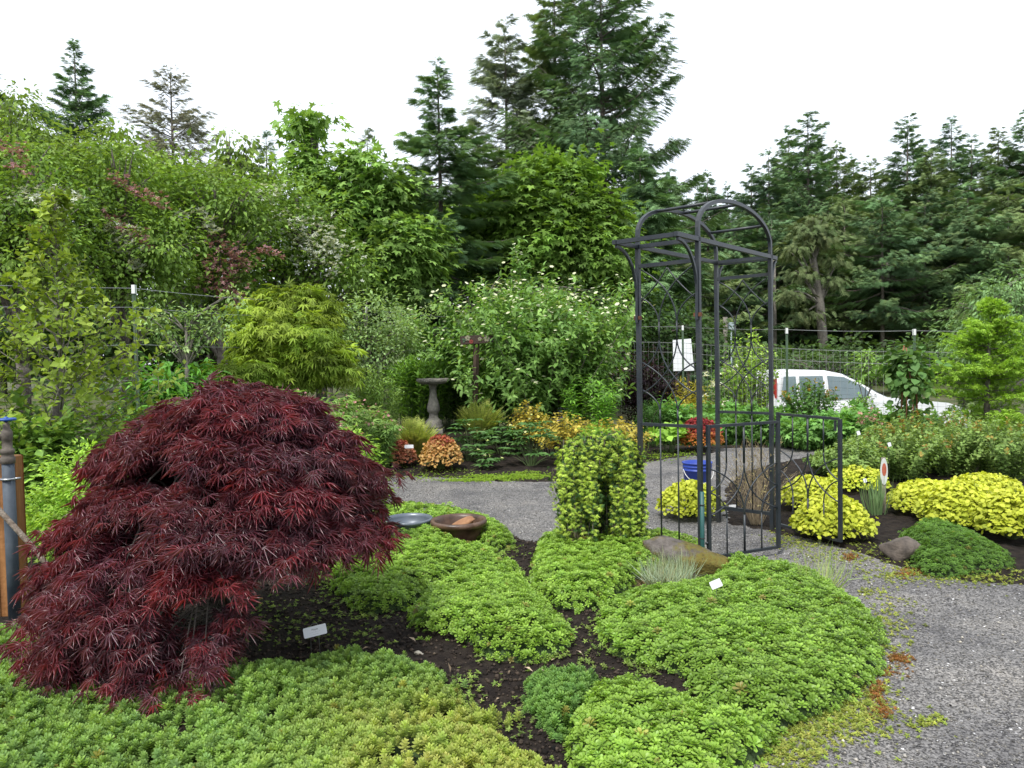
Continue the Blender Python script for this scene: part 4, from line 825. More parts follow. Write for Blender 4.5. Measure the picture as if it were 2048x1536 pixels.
tuft('iris_leaves', 'upright green strap leaves between the golden shrub and the arbor', 'iris', 1272, 918, .22, .38, 60, [(.12, .20, .05), (.18, .24, .06)], 55, .06, .5, LEAF, .15)

# ================================================================== GENERIC GARDEN PLANTS
def base_at(px, Y): p = P(px, 700, Y); return np.array([p[0], Y, float(T(p[0], Y))])
def plant_root(name, label, cat, px, Y, hw, top, group=None):
    b = base_at(px, Y); h = P(px, top, Y)[2] - b[2]; r = hw / FPX * Y; return thing(name, label, cat, b, group), r, h
def stem_plant(name, label, cat, px, Y, hw, top, n, per, t, leaf, ang, cols, seed, mat=LEAF, base=.6, lo=.75, stem=.006, flowers=None, group=None, taper=.5, s0=.12, bend=1.0, ry=None, power=.55, updir=.5, tipcols=None, stemmat=STEM, fname='blossoms'):
    rng = np.random.default_rng(seed); root, r, h = plant_root(name, label, cat, px, Y, hw, top, group)
    A, B, bd = fan(rng, n, r, (ry or 1) * r, h, base, lo, power); bd = bd * bend; mb = MB(); stems_tubes(mb, A, B, bd, stem, 4, 4); mb.build('stems', stemmat, root)
    fm = FM(); stem_leaves(fm, rng, A, B, bd, per, t, leaf, ang, cols, s0=s0, taper=taper, updir=updir)
    if tipcols is not None:
        i = rng.choice(n, max(1, int(n * .3)), replace=False); stem_leaves(fm, rng, A[i], B[i], bd[i], max(3, per // 4), t, leaf * .7, ang * .7, tipcols, s0=.88, taper=0)
    fm.build('foliage', mat, root)
    if flowers:
        nf, fs, fc, ft, spread, lift = flowers; f2 = FM(); i = rng.integers(0, n, nf); p = B[i] * (.86 + .14 * rng.random((nf, 1))) + spread * rng.standard_normal((nf, 3)) + UP * lift
        f2.put(ft, p, rdir(rng, nf), norm(UP + .5 * rdir(rng, nf)), fs * (.7 + .5 * rng.random(nf)), pal(rng, fc, nf, .12)); f2.build(fname, MATTE, root)
    return root
def dome_plant(name, label, cat, px, Y, hw, top, dens, per, cr, t, leaf, cols, seed, mat=LEAF, ry=1.0, lobes=None, inner=.45, droop=.35, group=None, flowers=None, twigs=14, flat=.6, topcols=None, fname='blossoms', nl=7):
    """a rounded shrub: overlapping lobes of leaf clumps standing on the ground"""
    rng = np.random.default_rng(seed); root, r, h = plant_root(name, label, cat, px, Y, hw, top, group)
    if lobes is None:
        L = [(0, 0, h * .46, r * .86, r * ry * .86, h * .50)]
        for i in range(nl):
            a = i * 2.4 + seed; q = .30 + .5 * rng.random(); s = .32 + .2 * rng.random(); zc = h * (1 - s * .62) * (1 - .45 * q * q) * (.72 + .28 * rng.random()); L.append((math.cos(a) * r * q, math.sin(a) * r * ry * q, zc, r * s, r * ry * s, min(h * .34, r * s * 1.1)))
    else: L = [(x * r, y * r * ry, z * h, a * r, a * r * ry, c * h) for x, y, z, a, c in lobes]
    fm, cents = ell_clumps(rng, L, dens, per, cr, t, leaf, cols, None, droop, inner, flat, low=.04)
    fm.build('foliage', mat, root); mb = MB(); tp = np.array([[0, 0, -.05], [0, 0, .1 * h], [0, 0, .25 * h], [.02, 0, .45 * h]]); limbs(rng, mb, tp, cents, .018 * max(h, .5), twigs, .004)
    mb.tube(tp, np.linspace(.025, .012, 4) * max(h, .5), 6); mb.build('stems', BARK, root)
    if topcols is not None or flowers:
        f2 = FM(); nf, fs, fc, ft, lift = flowers; c = cents[rng.integers(0, len(cents), nf)]; k_ = c[:, 2] > np.quantile(cents[:, 2], .15); c = c[k_]; nf = len(c)
        p = c + rng.standard_normal((nf, 3)) * cr + UP * lift + norm(c * [1, 1, 0] + 1e-6) * lift
        f2.put(ft, p, rdir(rng, nf) * [1, 1, .2], norm(UP + norm(c) * .6 + .4 * rdir(rng, nf)), fs * (.7 + .5 * rng.random(nf)), pal(rng, fc, nf, .1)); f2.build(fname, MATTE, root)
    return root
HEUC = join([xf(PALM5, 0, 0, 1)])
def heuchera(label, px, py, hw, top, cols_top, cols_low, seed, n=420, leaf=.085, group='coral bells edging the paths', cat='coral bells', fmix=.5, dens=1.0):
    """a mound of scalloped leaves on short stalks, newest at the top"""
    rng = np.random.default_rng(seed); g = G(px, py); Y = g[1]; r = hw / FPX * Y; h = max(.12, P(px, top, Y)[2] - g[2]); root = thing('coral_bells', label, cat, g + np.array([0, r * .75, 0]), group)
    n = int(n * dens * 4.4); leaf = leaf * .47; ph = rng.random(n) * 6.283; q = np.sqrt(rng.random(n)); z = h * np.sqrt(np.maximum(0, 1 - .92 * q ** 2.2)) * (.72 + .30 * rng.random(n)) * .98
    p = np.stack([np.cos(ph) * q * r, np.sin(ph) * q * r, z], 1); p[:, :2] += .02 * rng.standard_normal((n, 2)); o = np.stack([np.cos(ph), np.sin(ph), np.zeros(n)], 1)
    d = norm(o * (.4 + q[:, None]) - UP * (.15 + .7 * q[:, None] ** 2) + .5 * rdir(rng, n)); nr = norm(UP * (1.1 - .5 * q[:, None]) + o * .75 * q[:, None] + .75 * rdir(rng, n))
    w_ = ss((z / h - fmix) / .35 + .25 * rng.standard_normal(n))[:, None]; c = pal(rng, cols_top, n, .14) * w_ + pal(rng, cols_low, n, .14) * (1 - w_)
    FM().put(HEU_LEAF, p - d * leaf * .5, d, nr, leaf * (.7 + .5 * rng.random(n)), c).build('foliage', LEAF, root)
    mb = MB()
    for i in rng.choice(n, min(60, n), replace=False): mb.tube([(0, 0, 0), p[i] * [.5, .5, .6], p[i] - d[i] * leaf * .5], .003, 3)
    mb.build('stalks', STEM, root); return root
_a = np.linspace(-2.5, 2.5, 11); _rr = np.array([.62, .78, .66, .92, .74, 1.0, .74, .92, .66, .78, .62]) * .55
_v = [(0, 0, 0)] + [(math.sin(a) * r * 1.15, .45 + math.cos(a) * r, -.10 + .03 * (i % 2)) for i, (a, r) in enumerate(zip(_a, _rr))]
HEU_LEAF = _t(_v, [(0, i + 1, i) for i in range(1, 11)])
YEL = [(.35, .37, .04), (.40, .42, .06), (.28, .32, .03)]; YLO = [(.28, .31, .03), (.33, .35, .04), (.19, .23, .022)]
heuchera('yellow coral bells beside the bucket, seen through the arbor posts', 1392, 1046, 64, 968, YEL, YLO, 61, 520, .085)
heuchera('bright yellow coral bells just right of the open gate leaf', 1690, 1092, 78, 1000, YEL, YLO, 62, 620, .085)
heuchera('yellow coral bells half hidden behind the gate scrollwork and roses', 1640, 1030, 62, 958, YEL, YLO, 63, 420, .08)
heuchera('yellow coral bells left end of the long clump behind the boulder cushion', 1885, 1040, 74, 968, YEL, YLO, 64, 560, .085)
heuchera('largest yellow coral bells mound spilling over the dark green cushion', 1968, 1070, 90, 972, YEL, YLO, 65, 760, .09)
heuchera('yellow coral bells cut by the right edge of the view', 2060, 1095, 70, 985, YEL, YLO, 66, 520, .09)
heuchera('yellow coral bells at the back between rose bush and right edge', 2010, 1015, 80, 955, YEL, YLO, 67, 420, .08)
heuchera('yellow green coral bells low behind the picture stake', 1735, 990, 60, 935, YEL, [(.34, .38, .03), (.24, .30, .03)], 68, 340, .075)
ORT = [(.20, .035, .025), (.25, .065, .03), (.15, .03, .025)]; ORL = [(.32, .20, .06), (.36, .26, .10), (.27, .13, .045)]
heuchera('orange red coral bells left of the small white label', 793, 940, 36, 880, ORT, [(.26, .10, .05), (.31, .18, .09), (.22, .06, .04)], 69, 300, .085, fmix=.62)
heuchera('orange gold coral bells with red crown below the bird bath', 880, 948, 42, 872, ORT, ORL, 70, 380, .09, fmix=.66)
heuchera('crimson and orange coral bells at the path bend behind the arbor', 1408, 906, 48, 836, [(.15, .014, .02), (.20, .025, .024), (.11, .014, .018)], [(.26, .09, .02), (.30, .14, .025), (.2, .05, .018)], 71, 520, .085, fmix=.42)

# ferns
def fern(label, px, py, hw, top, seed, cols, n=34):
    rng = np.random.default_rng(seed); g = G(px, py); Y = g[1]; r = hw / FPX * Y; h = P(px, top, Y)[2] - g[2]; root = thing('fern', label, 'fern', g, 'upright ferns by the bird bath'); fm = FM(); mb = MB()
    for i in range(n):
        ph = rng.random() * 6.283; q = rng.random() ** .5; o = np.array([math.cos(ph), math.sin(ph), 0]); L = h * (.8 + .25 * rng.random()); e = o * r * q + UP * L * (1 - .35 * q * q); s = np.linspace(0, 1, 9)[:, None]
        pts = o * .03 + (e - o * .03) * s - o * r * q * .35 * (s - s * s) * 1.6; mb.tube(pts, np.linspace(.004, .0015, 9), 3)
        m = 26; s = np.linspace(.08, 1, m)[:, None]; p = o * .03 + (e - o * .03) * s - o * r * q * .35 * (s - s * s) * 1.6; tan = norm(np.gradient(p, axis=0)); sd_ = norm(np.cross(tan, UP + o * .1)); up_ = np.cross(sd_, tan)
        wd = .11 * np.sin(np.pi * (.12 + .86 * s[:, 0])) ** .7
        for sg in (1, -1): fm.put(K4N, p, norm(sd_ * sg + tan * .45 + up_ * .25), up_, wd * (.85 + .3 * rng.random(m)), pal(rng, cols, m, .1))
    mb.build('stalks', STEM, root); fm.build('fronds', LEAF, root)
FC = [(.28, .32, .07), (.23, .28, .055), (.34, .34, .11), (.17, .23, .045)]
fern('smaller yellow green fern in front of the bird bath', 830, 918, 62, 826, 81, FC, 70)
fern('larger yellow green fern right of the bird bath under the sign post', 962, 886, 62, 794, 82, FC, 90)

# hellebores
def hellebore(label, px, py, hw, top, seed, n=22):
    rng = np.random.default_rng(seed); g = G(px, py); Y = g[1]; r = hw / FPX * Y; h = P(px, top, Y)[2] - g[2]; root = thing('hellebore', label, 'hellebore', g + np.array([0, .25, 0]), 'hellebores along the gravel'); A, B, bd = fan(rng, n, r * .8, r * .6, h * .8, .15, .45); B = B * np.stack([np.ones(n), np.ones(n), .42 + .85 * rng.random(n)], 1); mb = MB(); stems_tubes(mb, A, B, bd, .006); mb.build('stems', STEM, root); fm = FM()
    for b in B:
        o = norm(b * [1, 1, 0] + 1e-6); k_ = 7; a = np.linspace(-2.0, 2.0, k_); e1 = o; e2 = np.cross(UP, o); d = np.cos(a)[:, None] * e1 + np.sin(a)[:, None] * e2 + UP * (.15 + .35 * rng.random())
        fm.put(B7N, np.repeat(b[None], k_, 0), d, UP + .35 * rdir(rng, k_) + o * .3, .17 * (.8 + .3 * rng.random(k_)), pal(rng, [(.035, .085, .022), (.055, .12, .03), (.075, .14, .045)], k_, .1))
    fm.build('foliage', GLOSS, root); f2 = FM(); m = 10; i = rng.integers(0, n, m); f2.put(CLUSTER, B[i] + UP * .06 + .06 * rng.standard_normal((m, 3)), rdir(rng, m), UP + rdir(rng, m) * .4, .035, pal(rng, [(.32, .38, .14), (.42, .42, .22)], m)); f2.build('blossoms', MATTE, root)
hellebore('dark green hellebore nearest the orange coral bells', 938, 930, 62, 838, 91, 34); hellebore('dark green hellebore with greenish flowers beside the weeping conifer', 1062, 938, 66, 838, 92, 34)
hellebore('dark green hellebore in the middle of three', 1000, 915, 60, 842, 93, 28); hellebore('low hellebore rosette leaning to the gravel', 968, 945, 34, 905, 94, 9)

# golden shrubs, purple flowers, strappy things
GOLD = [(.33, .285, .045), (.28, .235, .04), (.36, .32, .07), (.25, .18, .03)]
for i, (px, Y, hw, top, lb) in enumerate(((1055, 12.4, 42, 798, 'golden leaved shrub with the highest sprays beside the fern'), (1125, 12.0, 76, 822, 'low golden leaved shrub behind the weeping conifer'), (1225, 11.7, 84, 836, 'golden leaved shrub reaching the near arbor post'))):
    stem_plant('golden_spirea', lb, 'shrub', px, Y, hw, top, 80, 14, K4W, .072, 1.25, GOLD, 100 + i, LEAF, .5, .55, .004, group='golden shrubs behind the conifer', s0=.4, stemmat=BARK)
for i, (px, top, lb) in enumerate(((1050, 806, 'violet flowered tuft among golden sprays'), (1128, 815, 'greyish violet flower tuft left of the tall lilies'))):
    stem_plant('violet_flower_clump', lb, 'flowers', px, 12.9, 24, top, 26, 6, K4N, .07, .5, [(.07, .11, .05), (.10, .14, .07)], 110 + i, LEAF, .4, .8, .003, (50, .03, [(.10, .07, .26), (.16, .12, .32), (.2, .17, .3)], CLUSTER, .03, .01), 'violet flower tufts')
stem_plant('hosta', 'broad leaved green hosta behind the arbor side panel', 'hosta', 1338, 12.4, 40, 848, 26, 5, B7W, .17, .9, [(.13, .24, .03), (.18, .30, .045)], 113, LEAF, .2, .7, .005, s0=.6)
dome_plant('box_ball', 'small dark green clipped ball behind the near arbor post', 'shrub', 1298, 13.2, 28, 790, 40, 22, .05, K4, .03, [(.03, .075, .015), (.04, .09, .02)], 114, nl=4)

# tall green perennials
TG = [(.11, .21, .030), (.15, .27, .042), (.085, .17, .025)]
stem_plant('tall_perennial', 'tall green leafy perennial clump behind the bird bath', 'perennial', 845, 14.6, 78, 712, 190, 26, B7N, .16, .95, TG, 120, LEAF, .8, .86, .006, group='tall leafy perennials')
stem_plant('tall_perennial', 'tall green perennial clump between bird bath and sign', 'perennial', 925, 15.0, 50, 722, 140, 26, B7N, .16, .95, TG, 121, LEAF, .8, .86, .006, group='tall leafy perennials')
stem_plant('lily', 'light green lily stems in whorled leaves before the white flowered shrub', 'lilies', 1175, 12.9, 68, 742, 44, 34, B7N, .15, 1.1, [(.12, .25, .035), (.16, .31, .05)], 122, LEAF, .85, .72, .007, taper=.7, power=.5)
stem_plant('feathery_perennial', 'pale feathery green perennial left of the bird bath', 'perennial', 742, 12.6, 62, 730, 90, 34, K4N, .09, .8, [(.16, .25, .07), (.20, .29, .09), (.12, .20, .05)], 123, LEAF, .8, .7, .004)
# bleeding hearts
PK = [(.42, .20, .22), (.50, .28, .28), (.34, .16, .2)]
for i, (px, Y, hw, top, lb) in enumerate(((455, 9.4, 70, 790, 'pink bleeding hearts left, right behind the red maple top'), (570, 9.8, 78, 772, 'pink bleeding hearts below the green laceleaf maple'), (672, 10.2, 72, 785, 'pink bleeding hearts in the middle of the bed'), (742, 10.8, 56, 815, 'pink bleeding hearts nearest the fern'), (620, 8.2, 110, 822, 'front bleeding hearts above the light green hedge'))):
    stem_plant('bleeding_heart', lb, 'flowers', px, Y, hw, top, 80, 15, LACE5, .13, 1.1, [(.13, .22, .06), (.17, .27, .07), (.10, .18, .05), (.2, .28, .1)], 130 + i, LEAF, .5, .70, .004, (85, .028, PK, CLUSTER, .04, .05), 'pink bleeding hearts')
dome_plant('broad_leaf_plant', 'low plant of big bluish leaves among the bleeding hearts', 'plant', 548, 8.4, 40, 818, 8, 6, .12, B7W, .13, [(.09, .19, .10), (.12, .23, .12)], 137, nl=3)

# left of the bed
YG = [(.16, .22, .028), (.12, .18, .025), (.20, .255, .04), (.09, .145, .022)]
BOX = [(.20, .31, .05), (.25, .36, .07), (.15, .26, .04)]
dome_plant('light_green_shrub', 'light green small leaved shrub behind the standpipe', 'shrub', 165, 5.5, 115, 868, 40, 26, .055, K4, .038, BOX, 141, LEAF, .8, group='light green hedge shrubs')
dome_plant('light_green_shrub', 'light green small leaved shrub peeping over the red maple', 'shrub', 330, 6.0, 110, 832, 38, 26, .055, K4, .038, BOX, 142, LEAF, .8, group='light green hedge shrubs')
dome_plant('light_green_shrub', 'light green small leaved shrub at the right flank of the red maple', 'shrub', 690, 5.9, 82, 858, 42, 26, .055, K4, .038, [(.18, .30, .04), (.22, .34, .05), (.13, .23, .03)], 143, LEAF, .8, group='light green hedge shrubs')
dome_plant('light_green_shrub', 'light green small leaved shrub behind the middle of the red maple', 'shrub', 520, 6.3, 120, 850, 34, 26, .055, K4, .038, BOX, 144, LEAF, .8, group='light green hedge shrubs')
dome_plant('bushy_shrub', 'broad leaved mid green shrub behind the standpipe wheel', 'shrub', 70, 6.6, 120, 790, 18, 16, .10, K4W, .085, [(.10, .18, .035), (.14, .23, .045), (.07, .13, .025)], 145, LEAF, .8)
dome_plant('bushy_shrub', 'mid green shrub between the young tree and the dark laurel', 'shrub', 265, 7.6, 80, 805, 20, 18, .09, K4, .075, [(.11, .20, .035), (.15, .25, .05), (.08, .15, .03)], 146, LEAF, .8)
dome_plant('laurel', 'dark glossy laurel like shrub with a flat top', 'shrub', 362, 10.0, 112, 692, 11, 16, .13, B7N, .16, [(.065, .17, .02), (.09, .22, .03), (.045, .12, .015)], 147, GLOSS, .8, droop=.5)
dome_plant('laurel', 'lower leafy shrub in front of the dark laurel', 'shrub', 400, 9.2, 75, 750, 14, 14, .12, B7N, .13, [(.07, .16, .02), (.10, .21, .03)], 148, LEAF, .8, droop=.5)
# young tree at the left
rng = np.random.default_rng(150); b = base_at(118, 7.0); yt = thing('young_tree', 'young slender tree with yellow green leaves at the left', 'tree', b); kx = 7.0 / FPX; hz = P(118, 372, 7.0)[2] - b[2]
tr = np.array([[0, 0, -.1], [.01, 0, .5], [-.02, .02, 1.0], [.01, 0, 1.6], [0, .01, 2.2], [.02, 0, hz]]); mb = MB(); mb.tube(tr, [.035, .031, .026, .02, .013, .004], 7); nb = 96; fm = FM(); A = []; Bp = []
for i in range(nb):
    z = .35 + (hz - .45) * (i / nb) ** .95; u = z / hz; prof_ = np.interp(u, [0, .1, .3, .45, .58, .78, 1], [.7, 1.05, 1.20, .95, .52, .28, .04]) * 172 * kx
    ph = i * 2.4 + rng.random(); L = prof_ * (.65 + .45 * rng.random()); x = np.interp(z, tr[:, 2], tr[:, 0]); a = np.array([x, 0, z]); A.append(a); Bp.append(a + np.array([math.cos(ph) * L, math.sin(ph) * L, L * (.35 + .55 * u) + .05]))
A = np.array(A); Bp = np.array(Bp); bd = np.tile(np.array([[0, 0, -.12]]), (nb, 1)); stems_tubes(mb, A, Bp, bd, .009, 5, 4)
Lb = np.linalg.norm(Bp - A, axis=1); keep_ = lambda: rng.random(nb) < (Lb / Lb.max()) ** 1.2 * 1.1
for rep in range(7):
    A0, B0_, = A, Bp; kk = keep_(); A, Bp, bd, nb = A0[kk], B0_[kk], bd[:1].repeat(kk.sum(), 0), int(kk.sum())
    s = .25 + .7 * rng.random((nb, 1)); a2 = A + (Bp - A) * s; L2 = np.linalg.norm(Bp - A, axis=1)[:, None] * (.22 + .3 * rng.random((nb, 1))) + .05; b2 = a2 + L2 * norm(norm(Bp - A) + .9 * rdir(rng, nb) + UP * .3); stems_tubes(mb, a2, b2, bd * 0, .004, 3, 3); stem_leaves(fm, rng, a2, b2, bd * 0, 10, K4W, .078, .95, YG, .1); A, Bp = A0, B0_; nb = len(A); bd = bd[:1].repeat(nb, 0)
stem_leaves(fm, rng, A, Bp, bd, 10, K4W, .075, .95, YG, .35); mb.build('trunk', GBARK, yt); fm.build('foliage', LEAF, yt)
# green laceleaf maple behind
q = base_at(578, 11.2); k = 11.2 / FPX; gm = thing('green_maple', 'upright yellow green laceleaf maple standing above the pink flowers', 'maple tree', q); rng = np.random.default_rng(155)
def L_(px, py, rx, rz, dy=0): p = P(px, py, 11.2 + dy) - q; return (p[0], p[1], p[2], rx * k, rx * k * .8, rz * k)
GL = [(.15, .225, .028), (.19, .26, .036), (.11, .175, .022), (.22, .27, .04)]
fm, ce = ell_clumps(rng, [L_(530, 630, 58, 44), L_(610, 622, 62, 50, .2), L_(575, 668, 100, 42, -.2), L_(585, 705, 90, 44), L_(640, 720, 62, 34, -.2), L_(520, 690, 50, 40), L_(680, 745, 34, 22), L_(590, 600, 50, 30), L_(545, 735, 70, 36, -.2), L_(600, 745, 80, 34)], 15, 15, .10, LACE5, .12, GL, None, .75, .4, .55)
fm.build('foliage', LEAF, gm); mb = MB(); tp = np.array([[0, 0, -.1], [.02, 0, .4], [-.02, .02, .8], [.03, 0, 1.3]]); mb.tube(tp, [.07, .06, .05, .03], 7); limbs(rng, mb, tp, ce, .03, 40, .005); mb.build('trunk', MAPBARK, gm)
q = base_at(478, 10.4); k = 10.4 / FPX; gm = thing('green_maple', 'low spreading green laceleaf maple beside the dark laurel', 'maple tree', q)
def L_(px, py, rx, rz, dy=0): p = P(px, py, 10.4 + dy) - q; return (p[0], p[1], p[2], rx * k, rx * k * .8, rz * k)
fm, ce = ell_clumps(rng, [L_(475, 752, 52, 30), L_(500, 735, 40, 22), L_(450, 765, 30, 22)], 16, 14, .09, LACE5, .11, [(.14, .215, .028), (.18, .25, .036), (.11, .17, .022)], None, .75, .4, .55); fm.build('foliage', LEAF, gm); mb = MB(); tp = np.array([[0, 0, -.1], [.02, 0, .2], [0, 0, .45]]); mb.tube(tp, [.04, .035, .025], 6); limbs(rng, mb, tp, ce, .018, 16, .004); mb.build('trunk', MAPBARK, gm)
# espalier and orchard trees along the fence
APP = [(.13, .21, .07), (.17, .25, .09), (.09, .16, .05), (.22, .28, .13)]
q = base_at(372, 9.9); k = 9.9 / FPX; es = thing('espalier_apple', 'espaliered apple with pale leaves on fence wires above the laurel', 'apple tree', q)
def L_(px, py, rx, rz, dy=0): p = P(px, py, 9.9 + dy) - q; return (p[0], p[1], p[2], rx * k, .12, rz * k)
fm, ce = ell_clumps(rng, [L_(335, 660, 42, 12), L_(410, 668, 46, 14), L_(330, 628, 40, 10), L_(400, 632, 50, 12), L_(440, 645, 30, 24), L_(372, 690, 60, 10), L_(300, 640, 20, 20), L_(470, 600, 26, 20)], 26, 12, .07, K4, .06, APP, None, .3, .2, .6); fm.build('foliage', LEAF, es); mb = MB(); mb.tube([(0, 0, 0), (0, 0, 1.2), (0.02, 0, 2.2)], [.05, .04, .02], 6); tp = np.array([[0, 0, 0], [0, 0, 1.2], [0, 0, 1.6], [0, 0, 2.1]]); limbs(rng, mb, tp, ce, .015, 30, .004); mb.build('trunk', GBARK, es)
for i, (px, Y, lobes, lb) in enumerate(((735, 13.0, [(720, 660, 44, 50), (760, 625, 56, 42), (790, 680, 50, 46), (740, 700, 60, 40), (690, 625, 40, 40), (700, 700, 44, 44)], 'greyish green apple tree behind the bleeding hearts'), (805, 15.2, [(838, 655, 30, 40), (815, 700, 40, 34), (800, 650, 36, 36)], 'greyish green apple tree left of the painted sign'), (655, 12.8, [(672, 690, 40, 50), (650, 640, 34, 44), (690, 740, 44, 30)], 'greyish green apple tree right behind the laceleaf maple'))):
    q = base_at(px, Y); k = Y / FPX; es = thing('apple_tree', lb, 'apple tree', q, 'apple trees along the fence')
    Ls = [(lambda p: (p[0], p[1], p[2], rx * k, rx * k * .8, rz * k))(P(x, y, Y) - q) for x, y, rx, rz in lobes]
    fm, ce = ell_clumps(rng, Ls, 9, 16, .14, K4, .075, APP, None, .35, .35, .65); fm.build('foliage', LEAF, es); mb = MB(); tp = np.array([[0, 0, -.1], [0, 0, .5], [.04, 0, 1.0], [0, 0, 1.6]]); mb.tube(tp, [.06, .05, .04, .02], 6); limbs(rng, mb, tp, ce, .02, 26, .005); mb.build('trunk', GBARK, es)

# ================================================================== WHITE FLOWERED SHRUB
rng = np.random.default_rng(160); Y = 14.0; q = base_at(1075, Y); k = Y / FPX; dg_ = thing('white_dogwood', 'large green shrub dotted with flat creamy flower heads behind the bird bath', 'shrub', q); n = 420
tx = np.concatenate([rng.normal(0, 1, n)]); hwx = 185
ax_ = np.clip(tx, -1.9, 1.9) / 1.9 * hwx; topy = np.interp(ax_, [-190, -150, -90, -40, 20, 90, 150, 190], [640, 610, 570, 575, 570, 590, 585, 610]); u = rng.random(n) ** .55
zz_ = np.array([P(1075, ty, Y)[2] for ty in topy]) - q[2]; B = np.stack([ax_ * k, rng.normal(0, .75, n), zz_ * (.18 + .82 * u)], 1); A = np.stack([ax_ * k * .22, B[:, 1] * .3, np.zeros(n)], 1)
sp_ = np.array([[P(1035, 500, Y)[0] - q[0], .1, P(1035, 500, Y)[2] - q[2]], [P(1030, 530, Y)[0] - q[0], .2, P(1030, 530, Y)[2] - q[2]], [P(955, 575, Y)[0] - q[0], 0, P(955, 575, Y)[2] - q[2]], [P(880, 595, Y)[0] - q[0], 0, P(880, 595, Y)[2] - q[2]], [P(830, 640, Y)[0] - q[0], -.1, P(830, 640, Y)[2] - q[2]], [P(850, 685, Y)[0] - q[0], -.1, P(850, 685, Y)[2] - q[2]], [P(1240, 585, Y)[0] - q[0], 0, P(1240, 585, Y)[2] - q[2]]]); sp_ = np.repeat(sp_, 5, 0) + .1 * rng.standard_normal((35, 3))
B = np.concatenate([B, sp_]); A = np.concatenate([A, sp_ * [.4, .4, .3]]); n = len(B); bd = np.stack([-np.sign(B[:, 0]) * .1, 0 * B[:, 0], .12 + 0 * B[:, 0]], 1); mb = MB(); stems_tubes(mb, A[::3], B[::3], bd[::3], .010, 5, 4); mb.build('stems', BARK, dg_); fm = FM()
DC = [(.10, .19, .045), (.135, .235, .06), (.075, .15, .035), (.17, .26, .07)]
stem_leaves(fm, rng, A, B, bd, 24, B7, .14, 1.05, DC, .25, taper=.3)
for rep in range(5):
    s = .35 + .6 * rng.random((n, 1)); a2 = A + (B - A) * s; b2 = a2 + norm(norm(B - A) * .8 + .9 * rdir(rng, n) + UP * .25) * (.25 + .3 * rng.random((n, 1))); stem_leaves(fm, rng, a2, b2, bd * 0, 11, B7, .125, 1.0, DC, .1, taper=.3)
fm.build('foliage', LEAF, dg_); f2 = FM(); i = rng.integers(0, n, 1150); p = B[i] + UP * .11 + [0, -.10, 0] + .09 * rng.standard_normal((len(i), 3)); HEADT = join([xf(kite(.9, .5, .0, .02), a, .1, .55) for a in np.arange(6) * 1.047]); f2.put(HEADT, p, rdir(rng, len(i)) * [1, 1, .1], norm(UP + .45 * rdir(rng, len(i)) + [0, -.45, 0]), .078 * (.5 + .7 * rng.random(len(i))), pal(rng, [(.40, .40, .27), (.44, .44, .32), (.34, .36, .21)], len(i), .08)); f2.build('flower_heads', MATTE, dg_)

# ================================================================== RIGHT OF THE ARBOR
dome_plant('smoke_bush', 'dark purple leaved shrub behind the near arbor post', 'shrub', 1292, 15.2, 52, 690, 14, 16, .12, K4, .075, [(.020, .010, .014), (.03, .014, .018), (.014, .008, .012)], 170, LEAF, .8)
dome_plant('smoke_bush', 'dark red leaved bush showing above the white flowered shrub', 'shrub', 1150, 16.4, 80, 610, 8, 14, .16, K4, .09, [(.045, .018, .018), (.03, .012, .014), (.05, .03, .02)], 171, LEAF, .8)
dome_plant('yellow_shrub', 'yellow bronze shrub below the white board', 'shrub', 1375, 16.4, 50, 752, 14, 14, .11, K4, .07, [(.24, .22, .03), (.30, .24, .035), (.18, .18, .03)], 172, LEAF, .8)
dome_plant('white_rhododendron', 'pale cream flowered shrub seen between the arbor posts', 'shrub', 1452, 17.2, 40, 702, 9, 14, .13, K4, .09, [(.08, .15, .04), (.11, .19, .05)], 173, LEAF, .8, flowers=(130, .09, [(.5, .5, .42), (.55, .55, .48)], CLUSTER, .06))
stem_plant('yellow_green_shrub', 'bright yellow green upright shrub inside the arbor opening', 'shrub', 1498, 15.8, 58, 650, 70, 26, K4W, .11, 1.0, [(.20, .31, .05), (.25, .36, .07), (.15, .25, .04)], 174, LEAF, .5, .62, .009, stemmat=BARK)
stem_plant('rose_bush', 'dark green rose with orange young shoots in front of the van', 'rose', 1622, 13.4, 62, 760, 70, 26, K4W, .085, 1.05, [(.05, .11, .025), (.075, .15, .035), (.04, .085, .02)], 175, LEAF, .4, .72, .008, tipcols=[(.26, .14, .03), (.2, .16, .03)], group='roses beyond the gate')
stem_plant('rose_bush', 'light green shrub before the van front door', 'rose', 1718, 13.0, 40, 790, 60, 22, K4, .09, 1.0, [(.10, .19, .04), (.14, .24, .05)], 176, LEAF, .4, .7, .007, group='roses beyond the gate')
LG = [(.075, .17, .04), (.10, .21, .05), (.13, .24, .06)]
for i, (px, Y, hw, top, lb) in enumerate(((1335, 14.5, 60, 802, 'low green geranium behind the arbor side'), (1440, 15.0, 70, 806, 'low green geranium between the far arbor posts'), (1545, 13.6, 64, 808, 'low green geranium under the yellow green shrub'), (1625, 12.6, 62, 826, 'low green geranium above the gate leaf'), (1490, 14.2, 60, 822, 'low green geranium at the path end'), (1720, 12.2, 70, 820, 'low green geranium below the van'), (1810, 12.4, 70, 828, 'low green geranium at the foot of the climber'))):
    dome_plant('geranium', lb, 'perennial', px, Y, hw, top, 15, 16, .09, PALM5, .085, LG, 180 + i, LEAF, .8, group='low green perennials beyond the gate')
stem_plant('pink_flower_clump', 'faded pink brown flowers beside the climber', 'flowers', 1738, 11.6, 24, 822, 26, 8, K4N, .08, .6, LG, 190, LEAF, .5, .8, .004, (40, .035, [(.34, .2, .17), (.28, .15, .13)], CLUSTER, .04, .02))
